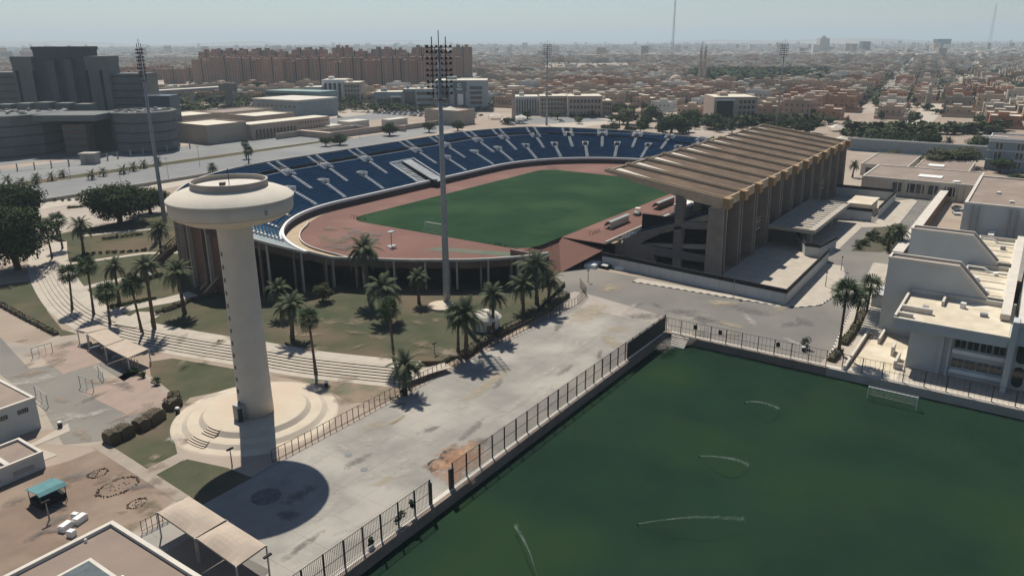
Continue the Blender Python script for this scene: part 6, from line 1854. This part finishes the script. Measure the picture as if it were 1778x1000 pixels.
for i in range(tot):
    u = i/(tot-1)*(len(ends)-1); k = min(int(u), len(ends)-2); t_ = u-k
    x = ends[k][0]+(ends[k+1][0]-ends[k][0])*t_ + rnd(-4,4); y = ends[k][1]+(ends[k+1][1]-ends[k][1])*t_
    x *= 1.06; y *= 1.06
    a = VA + (.25 if i % 3 else -.3)
    ORD = ['leftmost', 'second from left', 'third from left', 'fourth from left', 'fifth from left', 'sixth from left', 'seventh from left', 'eighth from left', 'ninth from left', 'tenth from left', 'eleventh from left', 'twelfth from left', 'twelfth from right', 'eleventh from right', 'tenth from right', 'ninth from right', 'eighth from right', 'seventh from right', 'sixth from right', 'fifth from right', 'fourth from right', 'third from right', 'second from right', 'rightmost']
    o = instance(AM[i % 3], 'apartment_block', (x, y, 0), a, (rnd(.85,1.0), 1, rnd(.78,.88)))
    tag(o, 'orange brown apartment block, %s in the long front row' % ORD[i], 'apartment block', 'front row of apartment blocks')
for i in range(20):
    x, y = cfx(390 + i*22, 1250 + rnd(-60,60)); o = instance(AM[(i+1) % 3], 'apartment_block', (x, y, 0), VA + rnd(-.3,.3), (1, 1, rnd(.95,1.1)))
    tag(o, 'apartment block of the hazier second row behind the orange brown slabs', 'apartment block', 'second row of apartment blocks')
for i in range(16):
    x, y = cfx(200 + i*14, 1150 + rnd(-80,120)); o = instance(AM[i % 3], 'apartment_block', (x, y, 0), VA + rnd(-.4,.4), (.8, .8, rnd(.38,.5)))
    tag(o, 'lower pinkish housing block between the dark complex and the apartment row', 'apartment block', 'lower housing blocks at the upper left')
# elevated road
ev = thing('elevated_road', 'elevated road on piers crossing at the upper left beside a dark pylon', 'viaduct', (*P(340, 175), 0))
a = cfx(180, 640); c = cfx(425, 720)
m = MB(); m.bar((*a, 14), (*c, 16), 11, 1.6); m.build('deck', M['metal'], ev)
m = MB(); m.bar((*a, 15.2), (*c, 17.2), 12, .5); m.build('railing', M['pale'], ev)
for k in range(7):
    t_ = k/6; m = MB(); m.rbox((a[0]+(c[0]-a[0])*t_, a[1]+(c[1]-a[1])*t_), 3, 2, 0, 14, VA); m.build('pier', M['concrete'], ev)
m = MB(); m.rbox(cfx(413, 640), 5, 4, 0, 24, VA); m.rbox(cfx(413, 640), 13, 6, 17.5, 23.5, VA); tag(m.build('pylon', M['grey']), 'dark grey pylon with a wide head at the end of the elevated road', 'pylon')

# ------------------------------------------------------------------ houses
HC = [((.46,.35,.245),'beige'), ((.34,.235,.16),'brown'), ((.44,.31,.225),'pink'), ((.34,.165,.095),'terracotta'), ((.52,.475,.38),'cream'), ((.29,.245,.19),'grey brown'), ((.60,.58,.52),'white'), ((.42,.24,.145),'orange')]
HM = [vary(mat('house_' + n.replace(' ', '_'), c, tuple(q*.85 for q in c), scale=.1), .18) for c, n in HC]
HR = mat('house_roof', (.50,.44,.36), (.37,.32,.265), scale=.08, c3=(.64,.60,.52), s3=.03)
def house_into(b, x, y, w, d, h, ang, mi, r, win=True, simple=False):
    ca, sa = math.cos(ang), math.sin(ang)
    if simple:
        b.rbox((x, y), w, d, 0, h, ang, mi, 8); return
    def lb(x0, x1, y0, y1, z0, z1, m, top=None):
        cx, cy = (x0+x1)/2, (y0+y1)/2
        b.rbox((x + cx*ca - cy*sa, y + cx*sa + cy*ca), x1-x0, y1-y0, z0, z1, ang, m, top)
    lb(-w/2, w/2, -d/2, d/2, 0, h, mi, 8)
    lb(-w/2, w/2, -d/2, -d/2+.3, h, h+.9, mi); lb(-w/2, w/2, d/2-.3, d/2, h, h+.9, mi); lb(-w/2, -w/2+.3, -d/2+.3, d/2-.3, h, h+.9, mi); lb(w/2-.3, w/2, -d/2+.3, d/2-.3, h, h+.9, mi)
    q = r.uniform(-.25,.15); lb(w*q, w*q+w*.28, -d*.1, d*.25, h, h+2.8, mi, 8)
    if r.random() < .5: lb(-w*.4, -w*.4+1.6, d*.2, d*.2+1.6, h, h+1.5, 6)
    # walled yard
    lb(-w/2-3, w/2+2, -d/2-3.4, -d/2-3.1, 0, 2.4, mi); lb(-w/2-3.3, -w/2-3, -d/2-3.1, d/2+2, 0, 2.4, mi)
    if win:
        fl = max(1, int(h/3.4))
        for k in range(fl):
            z = .9 + k*3.4
            n = max(2, int(w/3.2))
            for i in range(n):
                u = -w/2 + w*(i+.5)/n
                if r.random() < .85: lb(u-.5, u+.5, -d/2-.05, -d/2-.01, z, z+1.4, 9)
            n = max(2, int(d/3.4))
            for i in range(n):
                u = -d/2 + d*(i+.5)/n
                if r.random() < .85: lb(-w/2-.05, -w/2-.01, u-.5, u+.5, z, z+1.4, 9)
ALLM = HM + [HR, M['glass']]
def topx(X, Y):
    x = X*math.cos(_A) - Y*math.sin(_A); y = X*math.sin(_A) + Y*math.cos(_A)
    Z = -CAM_H; fw = y*math.cos(TILT) - Z*math.sin(TILT); up = y*math.sin(TILT) + Z*math.cos(TILT)
    if fw < 10: return -999, -999, 0
    return 889 + FPX*x/fw, 500 - FPX*up/fw, y
def free(X, Y, px_, d):
    """no house stands here"""
    if 150 < X < 480 and 215 < Y < 560: return False
    if d < 560 and px_ < 1700: return False
    if px_ < 470 and d < 760: return False
    if d < 480: return False
    if 470 <= px_ < 870 and d < 800 and not (d > 740 and px_ > 620): return False
    if 870 <= px_ < 1140 and d < 660: return False
    if 1130 < px_ < 1330 and d < 590: return False
    if 205 < px_ < 860 and 900 < d < 1420 and px_ < 840: return False
    if 1195 < px_ < 1410 and 1000 < d < 1380: return False        # park
    if 940 < px_ < 1100 and 1500 < d < 2000: return False         # open sandy ground
    return True
cand = []
r = random.Random(99)
X = 400.0
ix = 0
while X < 2700:
    ix += 1
    X += 27.5 + (13 if ix % 2 == 0 else 0)
    Y = -700.0; iy = 0
    while Y < 2400:
        iy += 1
        Y += 24.0 + (13 if iy % 5 == 0 else 0) + (8 if iy % 24 == 0 else 0)
        rot = .10 * math.sin(X*.0013) 
        xx, yy = X + r.uniform(-2,2), Y + 0.12*(X-400) + r.uniform(-2,2)
        if 60 < yy - .05*(xx-500) < 78 and xx > 480: continue      # long street
        px_, py_, d = topx(xx, yy)
        if px_ < -60 or px_ > 1850 or d < 400 or d > 2500: continue
        if not free(xx, yy, px_, d) or r.random() < .07: continue
        cand.append((d, xx, yy, px_, rot))
cand.sort()
big = MB()
hmesh = {}
for i, (d, x, y, px_, rot) in enumerate(cand):
    wts = ([5,3,4,2.4,1.8,2,1.4,2.2] if d < 950 else [5,2,3,.8,4,3,2.5,.8]) if px_ > 850 else [5,2,3,1,3,2,3,1]
    mi = r.choices(range(8), wts)[0]
    w = r.uniform(15,23); dd = r.uniform(14,20); h = r.choice([6.8,7.2,7.6,10.4,7.0,10.6,4.0])
    if i < 300:
        v = r.randrange(4); key = (mi, v)
        if key not in hmesh:
            b = MB(); house_into(b, 0, 0, [23,18,21,17][v], [18,19,16,17][v], [7.6,11.2,8.0,7.4][v], 0, mi, random.Random(v*7+mi), True)
            hmesh[key] = b.mesh('house', ALLM)
        o = instance(hmesh[key], 'house', (x, y, 0), rot + r.choice([0,0,math.pi/2*0]), (1,1,r.uniform(.9,1.1)))
        zone = 'at the upper left' if px_ < 620 else ('left of the far mast' if px_ < 949 else ('between the far mast and the dark screen building' if px_ < 1240 else ('behind the grandstand roof' if px_ < 1460 else 'at the upper right beyond the trees')))
        tag(o, '%s flat roofed house %s' % (HC[mi][1], zone), 'house', '%s houses %s' % (HC[mi][1], zone))
    else:
        house_into(big, x, y, w, dd, h, rot, mi, r, d < 900)
tag(big.build('house_quarter', ALLM), 'dense quarter of flat roofed beige and brown houses stretching back from the stadium', 'houses', kind='stuff')
farm = MB()
for i in range(15000):
    px_ = r.uniform(-60, 1840); d = 2450 * (9500/2450) ** (r.random()**.9)
    x, y = cfx(px_, d)
    s = r.uniform(12, 34); h = r.choice([6,7,8,10,12]) if r.random() < .985 else r.uniform(18, 38)
    mi = r.choices(range(8), [3,1,2,.6,5,3,7,1])[0]
    farm.rbox((x, y), s, s*r.uniform(.6,1), 0, h, r.choice([.05,.4]), mi, 8 if r.random() < .6 else 6)
tag(farm.build('far_city', ALLM), 'hazy far city of countless small pale buildings reaching the horizon', 'city', kind='stuff')
# trees among the houses
n = 0
rt = random.Random(5)
far_leaf = MB()
def blob(b, x, y, w, h, k, rr_):
    for i in range(k):
        v = Vector((rr_.gauss(0,.42), rr_.gauss(0,.42), rr_.uniform(0,1)))
        s = w*.17*rr_.uniform(.6,1.4)
        p = Vector((x+v.x*w*.5, y+v.y*w*.5, h*(.25+.7*v.z*(1-.3*math.hypot(v.x,v.y)))))
        e1 = Vector((rr_.uniform(-1,1), rr_.uniform(-1,1), rr_.uniform(-.4,.4))).normalized()*s; e2 = Vector((rr_.uniform(-.5,.5), rr_.uniform(-.5,.5), 1)).cross(e1).normalized()*s*.8
        b.face([p-e1, p-e2, p+e1, p+e2])
for i in range(210):
    px_ = rt.uniform(480, 1800) if i < 140 else rt.uniform(1040, 1420); d = rt.uniform(520, 900) if i < 140 else rt.uniform(475, 560); x, y = cfx(px_, d)
    if px_ < 870 and d < 640: continue
    if px_ > 1690 and d > 520 and rt.random() < .4: continue
    tree(x, y, rt.uniform(5,8.5), rt.uniform(6,12), 'small street tree standing among the %s' % ('offices left of the central mast' if px_ < 760 else ('houses behind the far seats' if px_ < 1240 else 'houses behind and right of the grandstand')), FAR[i % 3], group='street trees among the ' + ('left offices' if px_ < 760 else ('houses behind the far seats' if px_ < 1240 else 'houses right of the grandstand')))
for i in range(5200):
    px_ = rt.uniform(-40, 1820); d = 700 * (8 ** rt.random()); x, y = cfx(px_, d)
    if px_ < 850 and 880 < d < 1300 and rt.random() < .8: continue
    blob(far_leaf, x, y, rt.uniform(7,15), rt.uniform(6,10), 16, rt)
for i in range(700):                                             # the park
    px_ = rt.uniform(1195, 1420); d = rt.uniform(1020, 1360); x, y = cfx(px_, d); blob(far_leaf, x, y, rt.uniform(12,22), rt.uniform(9,14), 22, rt)
for i in range(260):
    px_ = rt.uniform(470, 860); d = rt.uniform(640, 700); x, y = cfx(px_, d); blob(far_leaf, x, y, rt.uniform(5,10), rt.uniform(4,7), 16, rt)
for i in range(300):
    px_ = rt.uniform(262, 480); d = rt.uniform(620, 900); x, y = cfx(px_, d); blob(far_leaf, x, y, rt.uniform(7,14), rt.uniform(5,10), 18, rt)
for i in range(110):
    px_ = rt.uniform(1170, 1420) if i % 2 else rt.uniform(1460, 1740); d = rt.uniform(510, 545) if i % 2 else rt.uniform(455, 500); x, y = cfx(px_, d); blob(far_leaf, x, y, rt.uniform(6,13), rt.uniform(4,8), 60, rt)
far_leaf.m = [(i // 14) % 2 for i in range(len(far_leaf.f))]
tag(far_leaf.build('distant_greenery', [M['leaf'], M['leaf2']]), 'scattered dark green trees and parks between the far houses', 'greenery', kind='stuff')
sheet('park_lawn', [cfx(1200, 1010), cfx(1400, 1010), cfx(1400, 1380), cfx(1200, 1380)], .05, M['pitch'])
sheet('sandy_lot', [cfx(940, 1500), cfx(1100, 1480), cfx(1100, 1950), cfx(930, 1980)], .05, M['earth'])
sheet('long_street', [(470, 58), (470, 76), (2600, 175), (2600, 158)], .05, M['path'])
# landmarks on the skyline
def minaret(px_, d, h, label):
    x, y = cfx(px_, d); t = thing('minaret', label, 'minaret', (x, y, 0))
    m = MB(); m.tube([(x,y,0),(x,y,h*.6),(x,y,h*.62),(x,y,h*.86)], [2.6,2.2,1.7,1.4], 10); m.build('shaft', M['tan'], t)
    m = MB(); m.lathe((x,y), [(2.9,h*.6),(3.0,h*.63)], seg=12); m.build('gallery', M['pale'], t)
    m = MB(); m.lathe((x,y), [(1.5,h*.86),(1.6,h*.9),(.05,h)], seg=10); m.build('spire', M['pale'], t)
minaret(1205, 1000, 50, 'left one of the two slender minarets above the brown houses'); minaret(1212, 990, 50, 'right one of the two slender minarets above the brown houses'); minaret(1595, 640, 22, 'short minaret among the houses at the upper right')
x, y = cfx(1165, 920); t = thing('mosque', 'pale mosque dome left of the two slender minarets', 'mosque', (x, y, 0))
m = MB(); m.rbox((x, y), 30, 26, 0, 9, VA); m.build('prayer_hall', M['pinkw'], t)
m = MB(); m.lathe((x, y), [(7,9),(7.4,10.5),(6.6,13),(4.6,15.2),(2.2,16.4),(.1,17)], seg=20); m.build('dome', M['pinkw'], t)
x, y = cfx(893, 560); t = thing('water_tank', 'small elevated tank with a flat white top on a thin column behind the stadium', 'tank', (x, y, 0))
m = MB(); m.tube([(x,y,0),(x,y,23)], [1.4,1.1], 10); m.build('column', M['tan'], t); m = MB(); m.lathe((x,y), [(1.2,22.5),(4.6,24),(4.8,25),(.1,25.4)], seg=16); m.build('tank', M['pale'], t)
x, y = cfx(1405, 3000); m = MB(); m.rbox((x, y), 40, 40, 0, 58, VA, s2=.86); m.rbox((x, y), 12, 12, 58, 66, VA); tag(m.build('tower_block', M['pale']), 'pale tapering tower block on the right skyline', 'tower block')
x, y = cfx(1602, 3600); m = MB(); m.rbox((x, y), 60, 40, 0, 52, VA); tag(m.build('tower_block', M['teal']), 'wide bluish tower block on the right skyline', 'tower block')
x, y = cfx(1475, 3400); m = MB(); m.rbox((x, y), 34, 30, 0, 44, VA); tag(m.build('tower_block', M['grey']), 'small grey tower block between two larger ones on the skyline', 'tower block')
def lattice(px_, d, h, w, label):
    x, y = cfx(px_, d); t = thing('lattice_mast', label, 'mast', (x, y, 0)); m = MB(); n = 26
    k3 = [(math.cos(a), math.sin(a)) for a in (0, 2.094, 4.189)]
    for i in range(n):
        z0, z1 = h*i/n, h*(i+1)/n; r0 = w*(1-.7*i/n); r1 = w*(1-.7*(i+1)/n)
        for j in range(3):
            a, b_ = k3[j], k3[(j+1) % 3]
            m.bar((x+a[0]*r0, y+a[1]*r0, z0), (x+a[0]*r1, y+a[1]*r1, z1), .5, .5); m.bar((x+a[0]*r0, y+a[1]*r0, z0), (x+b_[0]*r1, y+b_[1]*r1, z1), .3, .3)
    m.build('lattice', M['metal'], t); m = MB(); m.tube([(x,y,h),(x,y,h*1.06)], .3, 6); m.build('aerial', M['metal'], t)
lattice(1157, 1900, 190, 3.2, 'very tall thin lattice mast rising out of the top of the picture')
lattice(1681, 3300, 185, 9, 'tall tapering lattice tower on the right skyline')
